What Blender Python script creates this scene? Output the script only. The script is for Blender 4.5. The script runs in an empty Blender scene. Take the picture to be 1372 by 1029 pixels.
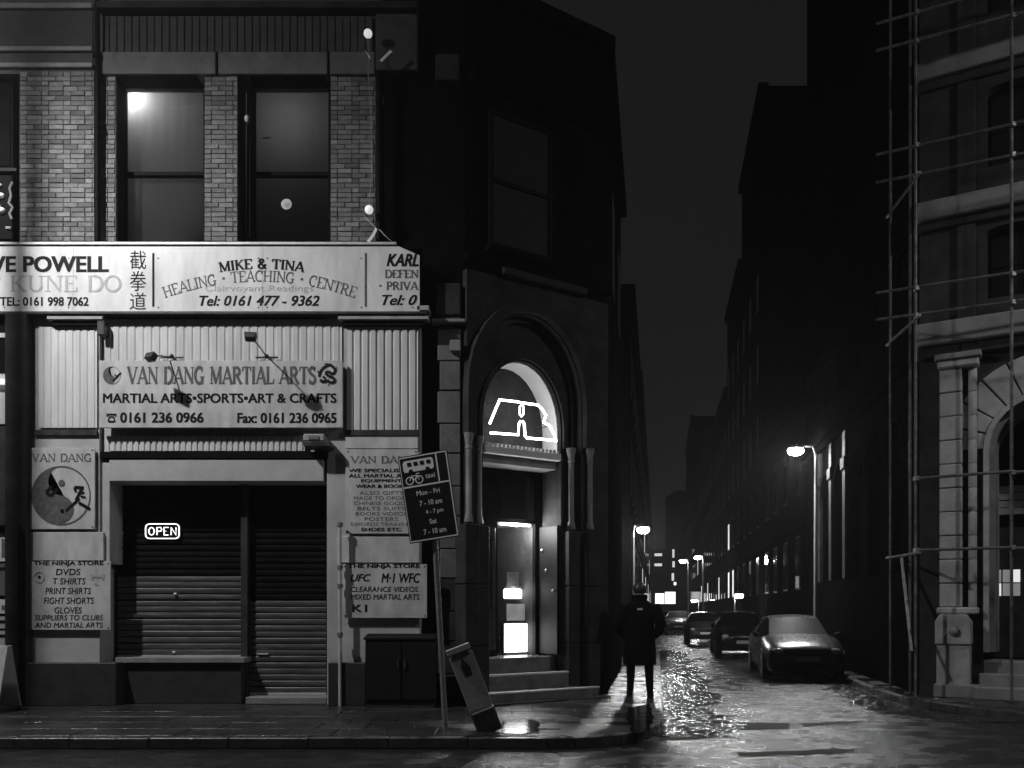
import bpy, bmesh, math, random
from mathutils import Vector, Matrix, Euler
R = math.radians
random.seed(7)
scene = bpy.context.scene
C = scene.collection

# ------------------------------------------------------------------ camera, world, exposure
CAM_H, FPX, CX, HY = 1.6, 1188.0, 686.0, 815.0          # eye height, focal length in px of a 1372 px wide frame
cam_d = bpy.data.cameras.new('camera'); cam = bpy.data.objects.new('camera', cam_d); C.objects.link(cam)
cam.location = (0, 0, CAM_H); cam.rotation_euler = (R(90), 0, 0)
cam_d.sensor_width = 36; cam_d.lens = FPX * 36 / 1372; cam_d.shift_y = (HY - 514.5) / 1372
cam_d.clip_start = 0.1; cam_d.clip_end = 2000
scene.camera = cam
world = bpy.data.worlds.new('World'); scene.world = world; world.use_nodes = True
wn = world.node_tree.nodes; wl = world.node_tree.links; wn.clear()
w_out = wn.new('ShaderNodeOutputWorld'); w_bg = wn.new('ShaderNodeBackground')
w_co = wn.new('ShaderNodeTexCoord'); w_no = wn.new('ShaderNodeTexNoise'); w_ra = wn.new('ShaderNodeMapRange')
w_no.inputs['Scale'].default_value = 1.6; w_no.inputs['Detail'].default_value = 3
w_ra.inputs['To Min'].default_value = 0.0072; w_ra.inputs['To Max'].default_value = 0.0094      # overcast city night sky
wl.new(w_co.outputs['Generated'], w_no.inputs['Vector']); wl.new(w_no.outputs['Fac'], w_ra.inputs['Value'])
wl.new(w_ra.outputs[0], w_bg.inputs['Strength']); w_bg.inputs['Color'].default_value = (1, 1, 1, 1)
wl.new(w_bg.outputs[0], w_out.inputs['Surface'])
vs = scene.view_settings
vs.view_transform = 'Standard'; vs.look = 'None'; vs.gamma = 1; vs.exposure = 0; vs.use_curve_mapping = False
cy = scene.cycles
cy.use_denoising = True
cy.max_bounces = 6; cy.diffuse_bounces = 3; cy.glossy_bounces = 3; cy.transparent_max_bounces = 8
cy.sample_clamp_indirect = 4

def wp(px, py, Y):                                        # point seen at a place of the photograph, at depth Y
    return Vector(((px - CX) / FPX * Y, Y, CAM_H + (HY - py) / FPX * Y))
def WX(px, Y): return (px - CX) / FPX * Y
def WZ(py, Y): return CAM_H + (HY - py) / FPX * Y

# ------------------------------------------------------------------ materials (a black and white night: greys only)
M = {}
def mat(name, v0, v1=None, rough=0.6, rough2=None, scale=4.0, bump=0.0, bscale=40.0, metal=0.0, stretch=None, spec=0.5, rscale=None):
    m = bpy.data.materials.new(name); m.use_nodes = True; nt = m.node_tree; b = nt.nodes['Principled BSDF']
    L = nt.links.new; co = nt.nodes.new('ShaderNodeTexCoord'); vec = co.outputs['Object']
    ge = nt.nodes.new('ShaderNodeNewGeometry'); vec = ge.outputs['Position']
    if stretch:
        mp = nt.nodes.new('ShaderNodeMapping'); mp.inputs['Scale'].default_value = stretch; L(vec, mp.inputs['Vector']); vec = mp.outputs[0]
    if v1 is None: v1 = v0
    n = nt.nodes.new('ShaderNodeTexNoise'); n.inputs['Scale'].default_value = scale; n.inputs['Detail'].default_value = 6
    n.inputs['Roughness'].default_value = 0.62
    L(vec, n.inputs['Vector'])
    r = nt.nodes.new('ShaderNodeValToRGB'); r.color_ramp.elements[0].position = 0.32; r.color_ramp.elements[1].position = 0.68
    r.color_ramp.elements[0].color = (v0, v0, v0, 1); r.color_ramp.elements[1].color = (v1, v1, v1, 1)
    L(n.outputs['Fac'], r.inputs['Fac']); L(r.outputs['Color'], b.inputs['Base Color'])
    b.inputs['Roughness'].default_value = rough; b.inputs['Metallic'].default_value = metal
    b.inputs['Specular IOR Level'].default_value = spec
    if rough2 is not None:
        n2 = nt.nodes.new('ShaderNodeTexNoise'); n2.inputs['Scale'].default_value = rscale or scale * .7; n2.inputs['Detail'].default_value = 5; L(vec, n2.inputs['Vector'])
        q = nt.nodes.new('ShaderNodeMapRange'); q.inputs['From Min'].default_value = .38; q.inputs['From Max'].default_value = .62
        q.inputs['To Min'].default_value = rough; q.inputs['To Max'].default_value = rough2
        L(n2.outputs['Fac'], q.inputs['Value']); L(q.outputs[0], b.inputs['Roughness'])
    if bump:
        n3 = nt.nodes.new('ShaderNodeTexNoise'); n3.inputs['Scale'].default_value = bscale; n3.inputs['Detail'].default_value = 4; L(vec, n3.inputs['Vector'])
        bp = nt.nodes.new('ShaderNodeBump'); bp.inputs['Strength'].default_value = bump; bp.inputs['Distance'].default_value = 0.02
        L(n3.outputs['Fac'], bp.inputs['Height']); L(bp.outputs[0], b.inputs['Normal'])
    M[name] = m; return m
def emit(name, s):
    m = bpy.data.materials.new(name); m.use_nodes = True; b = m.node_tree.nodes['Principled BSDF']
    b.inputs['Base Color'].default_value = (.8, .8, .8, 1); b.inputs['Emission Color'].default_value = (1, 1, 1, 1)
    b.inputs['Emission Strength'].default_value = s; M[name] = m; return m
def glass(name, tint, rough=0.03, frac=0.25):
    m = bpy.data.materials.new(name); m.use_nodes = True; nt = m.node_tree; nt.nodes.clear(); L = nt.links.new
    o = nt.nodes.new('ShaderNodeOutputMaterial'); t = nt.nodes.new('ShaderNodeBsdfTransparent'); g = nt.nodes.new('ShaderNodeBsdfGlossy')
    mx = nt.nodes.new('ShaderNodeMixShader'); f = nt.nodes.new('ShaderNodeFresnel'); f.inputs['IOR'].default_value = 1.5
    t.inputs['Color'].default_value = (tint, tint, tint, 1); g.inputs['Roughness'].default_value = rough; g.inputs['Color'].default_value = (.9, .9, .9, 1)
    L(f.outputs[0], mx.inputs[0]); L(t.outputs[0], mx.inputs[1]); L(g.outputs[0], mx.inputs[2]); L(mx.outputs[0], o.inputs['Surface'])
    M[name] = m; return m
mat('asphalt', .012, .026, rough=.15, rough2=.34, scale=3, rscale=2.6, bump=.4, bscale=95, stretch=(.8, 1.1, 1))
mat('tar_patch', .006, .012, rough=.75, scale=5, bump=.3, bscale=60, spec=.15)
mat('puddle', .008, .014, rough=.03, rough2=.09, scale=4, bump=.16, bscale=16, spec=.6, stretch=(.7, 1.4, 1))
mat('sett', .022, .045, rough=.07, rough2=.24, scale=9, rscale=3, bump=.3, bscale=45)
mat('slab_a', .018, .034, rough=.1, rough2=.4, scale=5, rscale=1.1, bump=.4, bscale=60, stretch=(.7, 1.3, 1))
mat('slab_b', .024, .042, rough=.08, rough2=.36, scale=5, rscale=1.1, bump=.4, bscale=60, stretch=(.7, 1.3, 1))
mat('kerb', .035, .065, rough=.14, rough2=.5, scale=7, bump=.3, bscale=50)
mat('grime', .02, .035, rough=.5, scale=6, bump=.2)
for i, (a, b) in enumerate(((.09, .17), (.12, .21), (.065, .12), (.15, .25))): mat('brick_%d' % i, a, b, rough=.8, scale=(5, 14, 3, 9)[i], bump=.5, bscale=70)
mat('mortar', .05, .09, rough=.9, scale=20, bump=.3, bscale=90)
mat('stone_pale', .26, .4, rough=.75, scale=3, bump=.3, bscale=30)
mat('stone_mid', .16, .26, rough=.75, scale=3, bump=.4, bscale=30)
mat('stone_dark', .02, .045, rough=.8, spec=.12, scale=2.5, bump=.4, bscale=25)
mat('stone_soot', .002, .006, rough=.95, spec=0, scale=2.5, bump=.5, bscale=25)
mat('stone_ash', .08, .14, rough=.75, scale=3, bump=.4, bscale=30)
mat('frieze', .034, .058, rough=.8, scale=5, bump=.2)
mat('render_wall', .34, .46, rough=.7, scale=2.2, bump=.15, bscale=30)
mat('cladding', .42, .6, rough=.45, scale=1.2, stretch=(3, 3, .7), bump=.05)
mat('cladding_b', .5, .66, rough=.45, scale=1.2, stretch=(3, 3, .7), bump=.05)
mat('sign_white', .5, .72, rough=.4, scale=2.2, stretch=(1.6, 1, .5), bump=.04)
mat('sign_board', .36, .58, rough=.5, scale=3.2, stretch=(1.5, 1, .6), bump=.05)
mat('ink', .004, .008, rough=.6, spec=.15)
mat('ink_grey', .07, .13, rough=.6, spec=.2, scale=20)
mat('ink_pale', .3, .42, rough=.5, scale=14)
mat('metal_dark', .02, .04, rough=.35, rough2=.6, scale=8)
mat('metal_pale', .5, .65, rough=.35, rough2=.55, scale=5, metal=.3)
mat('shutter', .07, .13, rough=.32, rough2=.5, scale=6, stretch=(.4, 1, 3), metal=.4)
mat('frame_black', .003, .006, rough=.6, spec=.06)
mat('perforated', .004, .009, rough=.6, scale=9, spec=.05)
mat('step_stone', .12, .2, rough=.12, rough2=.3, scale=5, bump=.15, bscale=40)
mat('frame_white', .5, .62, rough=.5, scale=8)
mat('pole_grey', .16, .24, rough=.4, rough2=.6, scale=10, metal=.4)
mat('scaffold_tube', .12, .26, rough=.34, rough2=.6, scale=9, metal=.7)
mat('timber', .14, .26, rough=.7, scale=6, stretch=(.3, .3, 4))
mat('cabinet', .005, .01, rough=.6, scale=4, spec=.2)
mat('bollard_face', .3, .46, rough=.6, scale=9, bump=.1)
mat('cloth_black', .0015, .004, rough=.95, scale=12, spec=.05)
mat('skin', .3, .34, rough=.6)
mat('hair', .01, .02, rough=.5)
mat('car_paint', .05, .07, rough=.16, rough2=.34, scale=60, spec=.8, bump=.12, bscale=130)
mat('car_paint_b', .03, .04, rough=.2, rough2=.34, scale=60, spec=.8, bump=.12, bscale=130)
mat('car_paint_c', .006, .01, rough=.2, rough2=.36, scale=60, spec=.7, bump=.12, bscale=130)
mat('tyre', .01, .016, rough=.8)
mat('rim', .2, .3, rough=.3, metal=.8)
mat('lamp_glass', .16, .22, rough=.08)
mat('plate', .5, .6, rough=.4); mat('head_glass', .45, .6, rough=.08)
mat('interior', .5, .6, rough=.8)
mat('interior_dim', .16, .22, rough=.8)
mat('plaster', .7, .78, rough=.7, scale=3)
nm = bpy.data.materials.new('net'); nm.use_nodes = True; nn_ = nm.node_tree; nn_.nodes.clear(); no_ = nn_.nodes.new('ShaderNodeOutputMaterial'); nt_ = nn_.nodes.new('ShaderNodeBsdfTranslucent'); nd_ = nn_.nodes.new('ShaderNodeBsdfDiffuse'); nx_ = nn_.nodes.new('ShaderNodeMixShader')
nt_.inputs['Color'].default_value = (.62, .62, .62, 1); nd_.inputs['Color'].default_value = (.10, .10, .10, 1); nx_.inputs[0].default_value = .5
nn_.links.new(nt_.outputs[0], nx_.inputs[1]); nn_.links.new(nd_.outputs[0], nx_.inputs[2]); nn_.links.new(nx_.outputs[0], no_.inputs['Surface']); M['net'] = nm
glass('glass', .82); glass('glass_dark', .35)
mat('glass_black', .006, .01, rough=.04, spec=.8); mat('car_glass', .006, .01, rough=.42, rough2=.55, scale=50, spec=.04)
emit('neon', 13); emit('open_neon', 2.0); emit('globe', .55); emit('street_glow', 170); emit('far_glow', 30); emit('bulb', 14); emit('lightbox', 9)
emit('wall_lamp', 8); emit('tube_lamp', 2); emit('lit_shop', 1.6); emit('lit_pane', .7); emit('lit_pane_dim', .11); emit('dim_tube', .7)

# ------------------------------------------------------------------ mesh helpers
class MB:
    def __init__(s): s.v = []; s.f = []
    def add(s, vs, fs):
        n = len(s.v); s.v += [tuple(v) for v in vs]; s.f += [tuple(i + n for i in f) for f in fs]; return s
    def box(s, x0, x1, y0, y1, z0, z1, fr=None):
        p = [(x, y, z) for z in (z0, z1) for y in (y0, y1) for x in (x0, x1)]
        if fr: p = [fr(*q) for q in p]
        return s.add(p, [(0, 2, 3, 1), (4, 5, 7, 6), (0, 1, 5, 4), (2, 6, 7, 3), (0, 4, 6, 2), (1, 3, 7, 5)])
    def tube(s, pts, r, n=8, caps=True, r1=None):
        pts = [Vector(p) for p in pts]; rings = []; k = len(pts)
        up = None
        for i, p in enumerate(pts):
            d = (pts[min(i + 1, k - 1)] - pts[max(i - 1, 0)]).normalized()
            if up is None: up = Vector((0, 0, 1)) if abs(d.z) < .9 else Vector((1, 0, 0))
            a = d.cross(up); a = a.normalized() if a.length > 1e-4 else d.orthogonal().normalized(); b = d.cross(a).normalized(); up = a.cross(d)
            rr = r if r1 is None else r + (r1 - r) * i / max(1, k - 1)
            rings.append([p + (a * math.cos(2 * math.pi * j / n) + b * math.sin(2 * math.pi * j / n)) * rr for j in range(n)])
        return s.loft(rings, caps)
    def loft(s, rings, caps=True, closed=True):
        n = len(rings[0]); vs = [p for r in rings for p in r]; fs = []
        m = n if closed else n - 1
        for i in range(len(rings) - 1):
            for j in range(m):
                a = i * n + j; b = i * n + (j + 1) % n
                fs.append((a, b, b + n, a + n))
        if caps: fs.append(tuple(range(n))[::-1]); fs.append(tuple(range((len(rings) - 1) * n, len(rings) * n)))
        return s.add(vs, fs)
    def lathe(s, prof, cx=0, cy=0, n=16, caps=True):
        return s.loft([[(cx + r * math.cos(2 * math.pi * j / n), cy + r * math.sin(2 * math.pi * j / n), z) for j in range(n)] for r, z in prof], caps)
    def prism(s, poly, h0, h1, fr):                        # poly in 2D, fr maps (a, b, h)
        n = len(poly); vs = [fr(a, b, h0) for a, b in poly] + [fr(a, b, h1) for a, b in poly]
        return s.add(vs, [tuple(range(n)), tuple(range(2 * n - 1, n - 1, -1))] + [(i, i + n, (i + 1) % n + n, (i + 1) % n) for i in range(n)])
    def sphere(s, c, r, n=12, k=8, sz=1):
        c = Vector(c); rings = []
        for i in range(k + 1):
            t = math.pi * (i + .02) / (k + .04); rings.append([c + Vector((r * math.sin(t) * math.cos(2 * math.pi * j / n), r * math.sin(t) * math.sin(2 * math.pi * j / n), -r * sz * math.cos(t))) for j in range(n)])
        return s.loft(rings)
    def mesh(s, name, bevel=0, smooth=False, fix=True):
        me = bpy.data.meshes.new(name); me.from_pydata(s.v, [], s.f)
        if fix or bevel:
            bm = bmesh.new(); bm.from_mesh(me)
            if fix: bmesh.ops.recalc_face_normals(bm, faces=bm.faces)
            if bevel: bmesh.ops.bevel(bm, geom=bm.edges[:], offset=bevel, segments=1, affect='EDGES', clamp_overlap=True)
            bm.to_mesh(me); bm.free()
        if smooth:
            for p in me.polygons: p.use_smooth = True
            try: me.set_sharp_from_angle(angle=R(40))
            except Exception: pass
        me.update(); return me
    def build(s, name, material, parent=None, bevel=0, smooth=False, local=False, fix=True):
        me = s.mesh(name, bevel, smooth, fix); me.materials.append(M[material]); return link(name, me, parent, local)
def link(name, data, parent=None, local=False):
    o = bpy.data.objects.new(name, data); C.objects.link(o)
    if parent:
        o.parent = parent
        if not local and parent.type == 'EMPTY': o.matrix_parent_inverse = parent.matrix_basis.inverted()
    return o
def tag(o, label, cat, group=None):
    o['label'] = label; o['category'] = cat
    if group: o['group'] = group
    return o
def thing(name, label, cat, loc=(0, 0, 0), rot=(0, 0, 0), group=None):
    o = bpy.data.objects.new(name, None); C.objects.link(o); o.location = loc; o.rotation_euler = rot; o.empty_display_size = .2
    return tag(o, label, cat, group)
def struct(o): o['kind'] = 'structure'; return o
def stuff(o): o['kind'] = 'stuff'; return o
def copy_tree(o, parent=None):
    c = o.copy(); C.objects.link(c); c.parent = parent
    for ch in list(o.children): copy_tree(ch, c)
    return c
def box(name, material, parent, x0, x1, y0, y1, z0, z1, bevel=0, fr=None, local=False):
    return MB().box(x0, x1, y0, y1, z0, z1, fr).build(name, material, parent, bevel, local=local)

# frames: a plane in the place, (u along, w inwards, z up)
def frame(o, t):
    t = Vector((t[0], t[1])).normalized(); n = Vector((-t.y, t.x))
    return lambda u, w, z: (o[0] + t.x * u + n.x * w, o[1] + t.y * u + n.y * w, z)
def inv(fr, px, py, w):                                    # (u, z) where the ray of a photo pixel meets the plane at depth w
    p0 = Vector(fr(0, w, 0)); p1 = Vector(fr(1, w, 0)); d = p1 - p0; k = (px - CX) / FPX
    u = (k * p0.y - p0.x) / (d.x - k * d.y); Y = p0.y + d.y * u
    return u, CAM_H + (HY - py) / FPX * Y

# ------------------------------------------------------------------ lettering
def text2d(body, bold=0.0, shear=0.0):
    cu = bpy.data.curves.new('t', 'FONT'); cu.body = body; cu.resolution_u = 3; cu.shear = shear; cu.fill_mode = 'FRONT'
    o = bpy.data.objects.new('t', cu); C.objects.link(o); dg = bpy.context.evaluated_depsgraph_get()
    me = bpy.data.meshes.new_from_object(o.evaluated_get(dg)); v = [(p.co.x, p.co.y) for p in me.vertices]; f = [tuple(p.vertices) for p in me.polygons]
    bpy.data.objects.remove(o); bpy.data.meshes.remove(me); bpy.data.curves.remove(cu)
    if not bold: return v, f
    V, F = [], []                                          # a bold face: the letter drawn again a little to each side
    for i, (dx, dy) in enumerate(((0, 0), (-bold, -bold * .6), (bold, -bold * .6), (-bold, bold * .6), (bold, bold * .6))):
        n = len(V); V += [(x + dx, y + dy, i * .0003) for x, y in v]; F += [tuple(k + n for k in q) for q in f]
    return V, F
def arcp(cx, cy, rx, ry, a0, a1, n=9):
    return [(cx + rx * math.cos(R(a0 + (a1 - a0) * i / n)), cy + ry * math.sin(R(a0 + (a1 - a0) * i / n))) for i in range(n + 1)]
T_, N_ = 'T', 'N'       # thick and thin strokes
G = {   # width, strokes (kind, points), serif feet
 'A': (.8, [(N_, [(.06, 0), (.4, 1)]), (T_, [(.4, 1), (.74, 0)]), (N_, [(.18, .33), (.64, .33)])], [(.06, 0), (.74, 0)]),
 'B': (.68, [(T_, [(.14, 0), (.14, 1)]), (N_, [(.14, .98), (.35, .98)] + arcp(.38, .75, .2, .23, 90, -90) + [(.14, .52)]), (T_, [(.38, .51)] + arcp(.4, .26, .22, .25, 90, -90) + [(.14, .02)])], []),
 'C': (.74, [(T_, arcp(.42, .5, .34, .48, 60, 300, 16)), (N_, [(.62, .68), (.62, 1)])], []),
 'D': (.78, [(T_, [(.15, 0), (.15, 1)]), (N_, [(.05, .98), (.36, .98)]), (T_, arcp(.36, .5, .34, .48, 90, -90, 12)), (N_, [(.05, .02), (.36, .02)])], []),
 'E': (.66, [(T_, [(.15, 0), (.15, 1)]), (N_, [(.05, .98), (.6, .98), (.6, .78)]), (N_, [(.15, .52), (.45, .52)]), (N_, [(.05, .02), (.61, .02), (.62, .24)])], []),
 'F': (.62, [(T_, [(.15, 0), (.15, 1)]), (N_, [(.05, .98), (.6, .98), (.6, .78)]), (N_, [(.15, .52), (.45, .52)])], [(.15, 0)]),
 'G': (.82, [(T_, arcp(.42, .5, .34, .48, 60, 300, 16)), (N_, [(.62, .7), (.62, 1)]), (T_, [(.64, .05), (.64, .4)]), (N_, [(.5, .4), (.78, .4)])], []),
 'H': (.84, [(T_, [(.16, 0), (.16, 1)]), (T_, [(.68, 0), (.68, 1)]), (N_, [(.16, .52), (.68, .52)])], [(.16, 0), (.16, 1), (.68, 0), (.68, 1)]),
 'I': (.36, [(T_, [(.18, 0), (.18, 1)])], [(.18, 0), (.18, 1)]),
 'K': (.8, [(T_, [(.16, 0), (.16, 1)]), (N_, [(.16, .42), (.64, .98)]), (T_, [(.3, .58), (.68, 0)])], [(.16, 0), (.16, 1), (.64, 1), (.68, 0)]),
 'L': (.64, [(T_, [(.16, 0), (.16, 1)]), (N_, [(.05, .02), (.6, .02), (.61, .26)])], [(.16, 1)]),
 'M': (.98, [(N_, [(.14, 0), (.14, 1)]), (T_, [(.16, 1), (.48, .05)]), (N_, [(.48, .05), (.8, 1)]), (T_, [(.82, 0), (.82, 1)])], [(.14, 0), (.82, 0), (.12, 1), (.84, 1)]),
 'N': (.84, [(N_, [(.14, 0), (.14, 1)]), (T_, [(.14, .98), (.7, .02)]), (N_, [(.7, 0), (.7, 1)])], [(.14, 0), (.12, 1), (.7, 1)]),
 'O': (.82, [(T_, arcp(.41, .5, .33, .48, 0, 360, 22))], []),
 'P': (.66, [(T_, [(.15, 0), (.15, 1)]), (N_, [(.05, .98), (.34, .98)]), (T_, arcp(.34, .72, .24, .26, 90, -90)), (N_, [(.34, .46), (.15, .46)])], [(.15, 0)]),
 'R': (.78, [(T_, [(.15, 0), (.15, 1)]), (N_, [(.05, .98), (.34, .98)]), (T_, arcp(.34, .74, .22, .24, 90, -90)), (N_, [(.34, .5), (.15, .5)]), (T_, [(.36, .5), (.68, 0)])], [(.15, 0), (.68, 0)]),
 'S': (.64, [(T_, arcp(.32, .74, .2, .24, 40, 200, 8) + arcp(.32, .26, .22, .24, 60, -140, 9)), (N_, [(.5, .74), (.5, 1)]), (N_, [(.1, 0), (.1, .26)])], []),
 'T': (.72, [(T_, [(.36, 0), (.36, 1)]), (N_, [(.04, .76), (.05, .98), (.67, .98), (.68, .76)])], [(.36, 0)]),
 'U': (.82, [(T_, [(.16, 1), (.16, .3)] + arcp(.41, .3, .25, .28, 180, 360, 10)[1:]), (N_, [(.66, .3), (.66, 1)])], [(.16, 1), (.66, 1)]),
 'V': (.8, [(T_, [(.08, 1), (.4, 0)]), (N_, [(.4, 0), (.72, 1)])], [(.08, 1), (.72, 1)]),
 'Y': (.76, [(T_, [(.08, 1), (.38, .5), (.38, 0)]), (N_, [(.38, .5), (.68, 1)])], [(.08, 1), (.68, 1), (.38, 0)]),
 '*': (.46, [(T_, [(.14, .46), (.32, .46)]), (T_, [(.14, .54), (.32, .54)])], []),
 '&': (.82, [(T_, [(.72, 0), (.2, .74)] + arcp(.36, .78, .16, .2, 180, 0, 6) + [(.16, .38)] + arcp(.36, .24, .24, .22, 160, 340, 8) + [(.7, .44)])], []),
 ' ': (.42, [], [])}
def serif2d(body, thick=.15, thin=.065, foot=.13):
    v, f, x = [], [], 0.0
    def seg(a, b, t):
        d = (Vector(b) - Vector(a)); l = d.length or 1e-6; d /= l; n = Vector((-d.y, d.x)) * t / 2; e = d * t * .18
        k = len(v); A = Vector(a) - e; B = Vector(b) + e
        for q in (A - n, B - n, B + n, A + n): v.append((q.x + x, q.y))
        f.append((k, k + 1, k + 2, k + 3))
    for ch in body:
        w, st, feet = G[ch]
        for kind, pts in st:
            for a, b in zip(pts, pts[1:]): seg(a, b, thick if kind == T_ else thin)
        for a, b in feet: seg((a - foot, b + (.03 if b < .5 else -.03)), (a + foot, b + (.03 if b < .5 else -.03)), .06)
        x += w
    return v, f
def fit(vf, x0, x1, z0, z1, sag=0, keep=False):
    v, f = vf; ax = min(p[0] for p in v); bx = max(p[0] for p in v); az = min(p[1] for p in v); bz = max(p[1] for p in v)
    sx = (x1 - x0) / (bx - ax); sz = (z1 - z0) / (bz - az)
    out = [(x0 + (p[0] - ax) * sx, z0 + (p[1] - az) * sz, *p[2:]) for p in v]
    if sag:
        h = (x1 - x0) / 2; xc = (x0 + x1) / 2; s = abs(sag); RR = (h * h + s * s) / (2 * s); top = []
        for x, z, *l_ in out:
            th = (x - xc) / RR * 1.0; q = RR + (z - z0)
            top.append((xc + q * math.sin(th), z0 + q * math.cos(th) - RR, *l_))
        out = top
    return out, f
def letters(vf, fr, parent, material, name='lettering', local=False, lift=.00025, gap=None):
    """flat letters on a plane; fr maps (a, h, b) with h towards the reader, each stroke a hair above the last"""
    v, f = vf; h = max(p[1] for p in v) - min(p[1] for p in v)
    order = sorted(f, key=lambda q: min(v[k][0] for k in q)); words = []; end = -1e9
    for q in order:                                        # a gap of a space starts a new word
        if not words or min(v[k][0] for k in q) > end + (gap or h * .34): words.append([])
        words[-1].append(q); end = max(end, max(v[k][0] for k in q))
    for fs_ in words:
        mb = MB()
        if all(len(q) == 4 for q in f) and len(v) == 4 * len(f):
            for q in fs_: mb.add([fr(v[k][0], (q[0] // 4 % 9) * lift, v[k][1]) for k in q], [(0, 1, 2, 3)])
        else:
            ids = sorted({k for q in fs_ for k in q}); mp = {k: i for i, k in enumerate(ids)}
            mb.add([fr(v[k][0], v[k][2] if len(v[k]) > 2 else 0, v[k][1]) for k in ids], [tuple(mp[k] for k in q) for q in fs_])
        mb.build(name, material, parent, local=local, fix=False)
def facing(Y): return lambda a, h, b: (a, Y - h, b)
def px_text(parent, vf, x0, x1, y0, y1, Y, material='ink', sag=0):
    """lettering that fills a box of the photograph on a plane facing the street at depth Y"""
    g = fit(vf, WX(x0, Y), WX(x1, Y), WZ(y1, Y), WZ(y0, Y), sag * Y / FPX)
    return letters(g, facing(Y - .003), parent, material, gap=(y1 - y0) * Y / FPX * .3)

# ------------------------------------------------------------------ ground: road, setts, pavements
FY = 13.7                                                  # shop fronts stand here
SL = .1633                                                 # the side street runs off to the right at this slope
def XL(Y): return 1.66 + SL * (Y - 15.3)
def XR(Y): return 7.03 + SL * (Y - 15.3)
def KL(Y): return 2.42 + SL * (Y - 14.3)
def KR(Y): return 6.50 + SL * (Y - 15.3)
struct(MB().add([(-150, -120, 0), (190, -120, 0), (190, 420, 0), (-150, 420, 0)], [(0, 1, 2, 3)]).build('road', 'asphalt', fix=False))
def arc_pts(p0, pc, p1, n=8):
    return [tuple((1 - t) ** 2 * a + 2 * t * (1 - t) * b + t * t * c for a, b, c in zip(p0, pc, p1)) for t in [i / n for i in range(n + 1)]]
kerb_left = [(-24, 10.05), (.4, 10.05)] + arc_pts((.4, 10.05), (1.75, 10.05), (KL(12.2), 12.2))[1:] + [(KL(y), y) for y in (20, 30, 50, 90, 140)]
kerb_right = [(KR(y), y) for y in (140, 90, 50, 30, 20, 16)] + arc_pts((KR(16), 16), (6.1, 12.9), (8.1, 11.75))[1:] + [(11, 10.2), (17, 6.8), (26, 1.6)]
PZ = .12
def pavement(name, line, back):
    poly = line + back; mb = MB(); mb.prism(poly, 0.001, PZ, lambda a, b, h: (a, b, h))
    return struct(mb.build(name, 'slab_a'))
pave_l = pavement('pavement', kerb_left, [(XL(140) - 6, 140), (-3, 22), (-24, 22)])
pave_r = pavement('pavement', kerb_right, [(30, 12), (30, 30), (XR(140) + 6, 140)])
# kerb stones, each its own piece
kerb_meshes = {}
def kerb_run(line, parent, x_max_y):
    carry = 0
    for a, b in zip(line, line[1:]):
        a = Vector(a); b = Vector(b); d = b - a; L = d.length
        if a.y > x_max_y and b.y > x_max_y: continue
        n = max(1, round(L / .9)); s = L / n; d.normalize(); ang = math.atan2(d.y, d.x)
        for i in range(n):
            c = a + d * (s * (i + .5))
            if c.y > x_max_y or c.x < -11 or c.x > 13: continue
            key = round(s, 2)
            if key not in kerb_meshes:
                me = MB().box(-key / 2 + .006, key / 2 - .006, -.001, .15, -.11, .008).mesh('kerb_stone', .008); me.materials.append(M['kerb']); kerb_meshes[key] = me
            o = link('kerb_stone', kerb_meshes[key], parent); o.location = (c.x, c.y, PZ + random.uniform(-.004, .004)); o.rotation_euler = (random.uniform(-.01, .01), 0, ang)
kerb_run(kerb_left, pave_l, 26); kerb_run(kerb_right, pave_r, 26)
# paving slabs on the near pavements
def inside(p, poly):
    c = False; n = len(poly)
    for i in range(n):
        a, b = poly[i], poly[i - 1]
        if (a[1] > p[1]) != (b[1] > p[1]) and p[0] < (b[0] - a[0]) * (p[1] - a[1]) / (b[1] - a[1]) + a[0]: c = not c
    return c
slab_mesh = []
for mname in ('slab_a', 'slab_b'):
    me = MB().box(-.294, .294, -.294, .294, -.02, .012).mesh('paving_slab', .006); me.materials.append(M[mname]); slab_mesh.append(me)
walk = [(-8.6, 10.2), (.3, 10.2), (1.15, 10.75), (1.75, 12.2), (2.3, 14.3), (1.5, 15.0), (-.75, 13.55), (-8.6, 13.55)]
for j in range(9):
    for i in range(-15, 5):
        x = i * .6 + (.3 if j % 2 else 0); y = 10.52 + j * .6
        if all(inside((x + a, y + b), walk) for a in (-.29, .29) for b in (-.29, .29)):
            o = link('paving_slab', slab_mesh[random.random() < .45], pave_l); o.location = (x, y, PZ + random.uniform(-.003, .004)); o.rotation_euler = (random.uniform(-.006, .006), random.uniform(-.006, .006), 0)
walk_r = [(6.75, 15.6), (6.45, 14.2), (6.65, 13.3), (8.2, 12.0), (10.6, 10.7), (10.6, 13.0), (7.1, 15.1)]
for j in range(11):
    for i in range(12):
        x = 6.6 + i * .6 + (.3 if j % 2 else 0) * .5; y = 10.6 + j * .6
        if all(inside((x + a, y + b), walk_r) for a in (-.29, .29) for b in (-.29, .29)):
            o = link('paving_slab', slab_mesh[random.random() < .3], pave_r); o.location = (x, y, PZ + random.uniform(-.003, .004))
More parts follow.
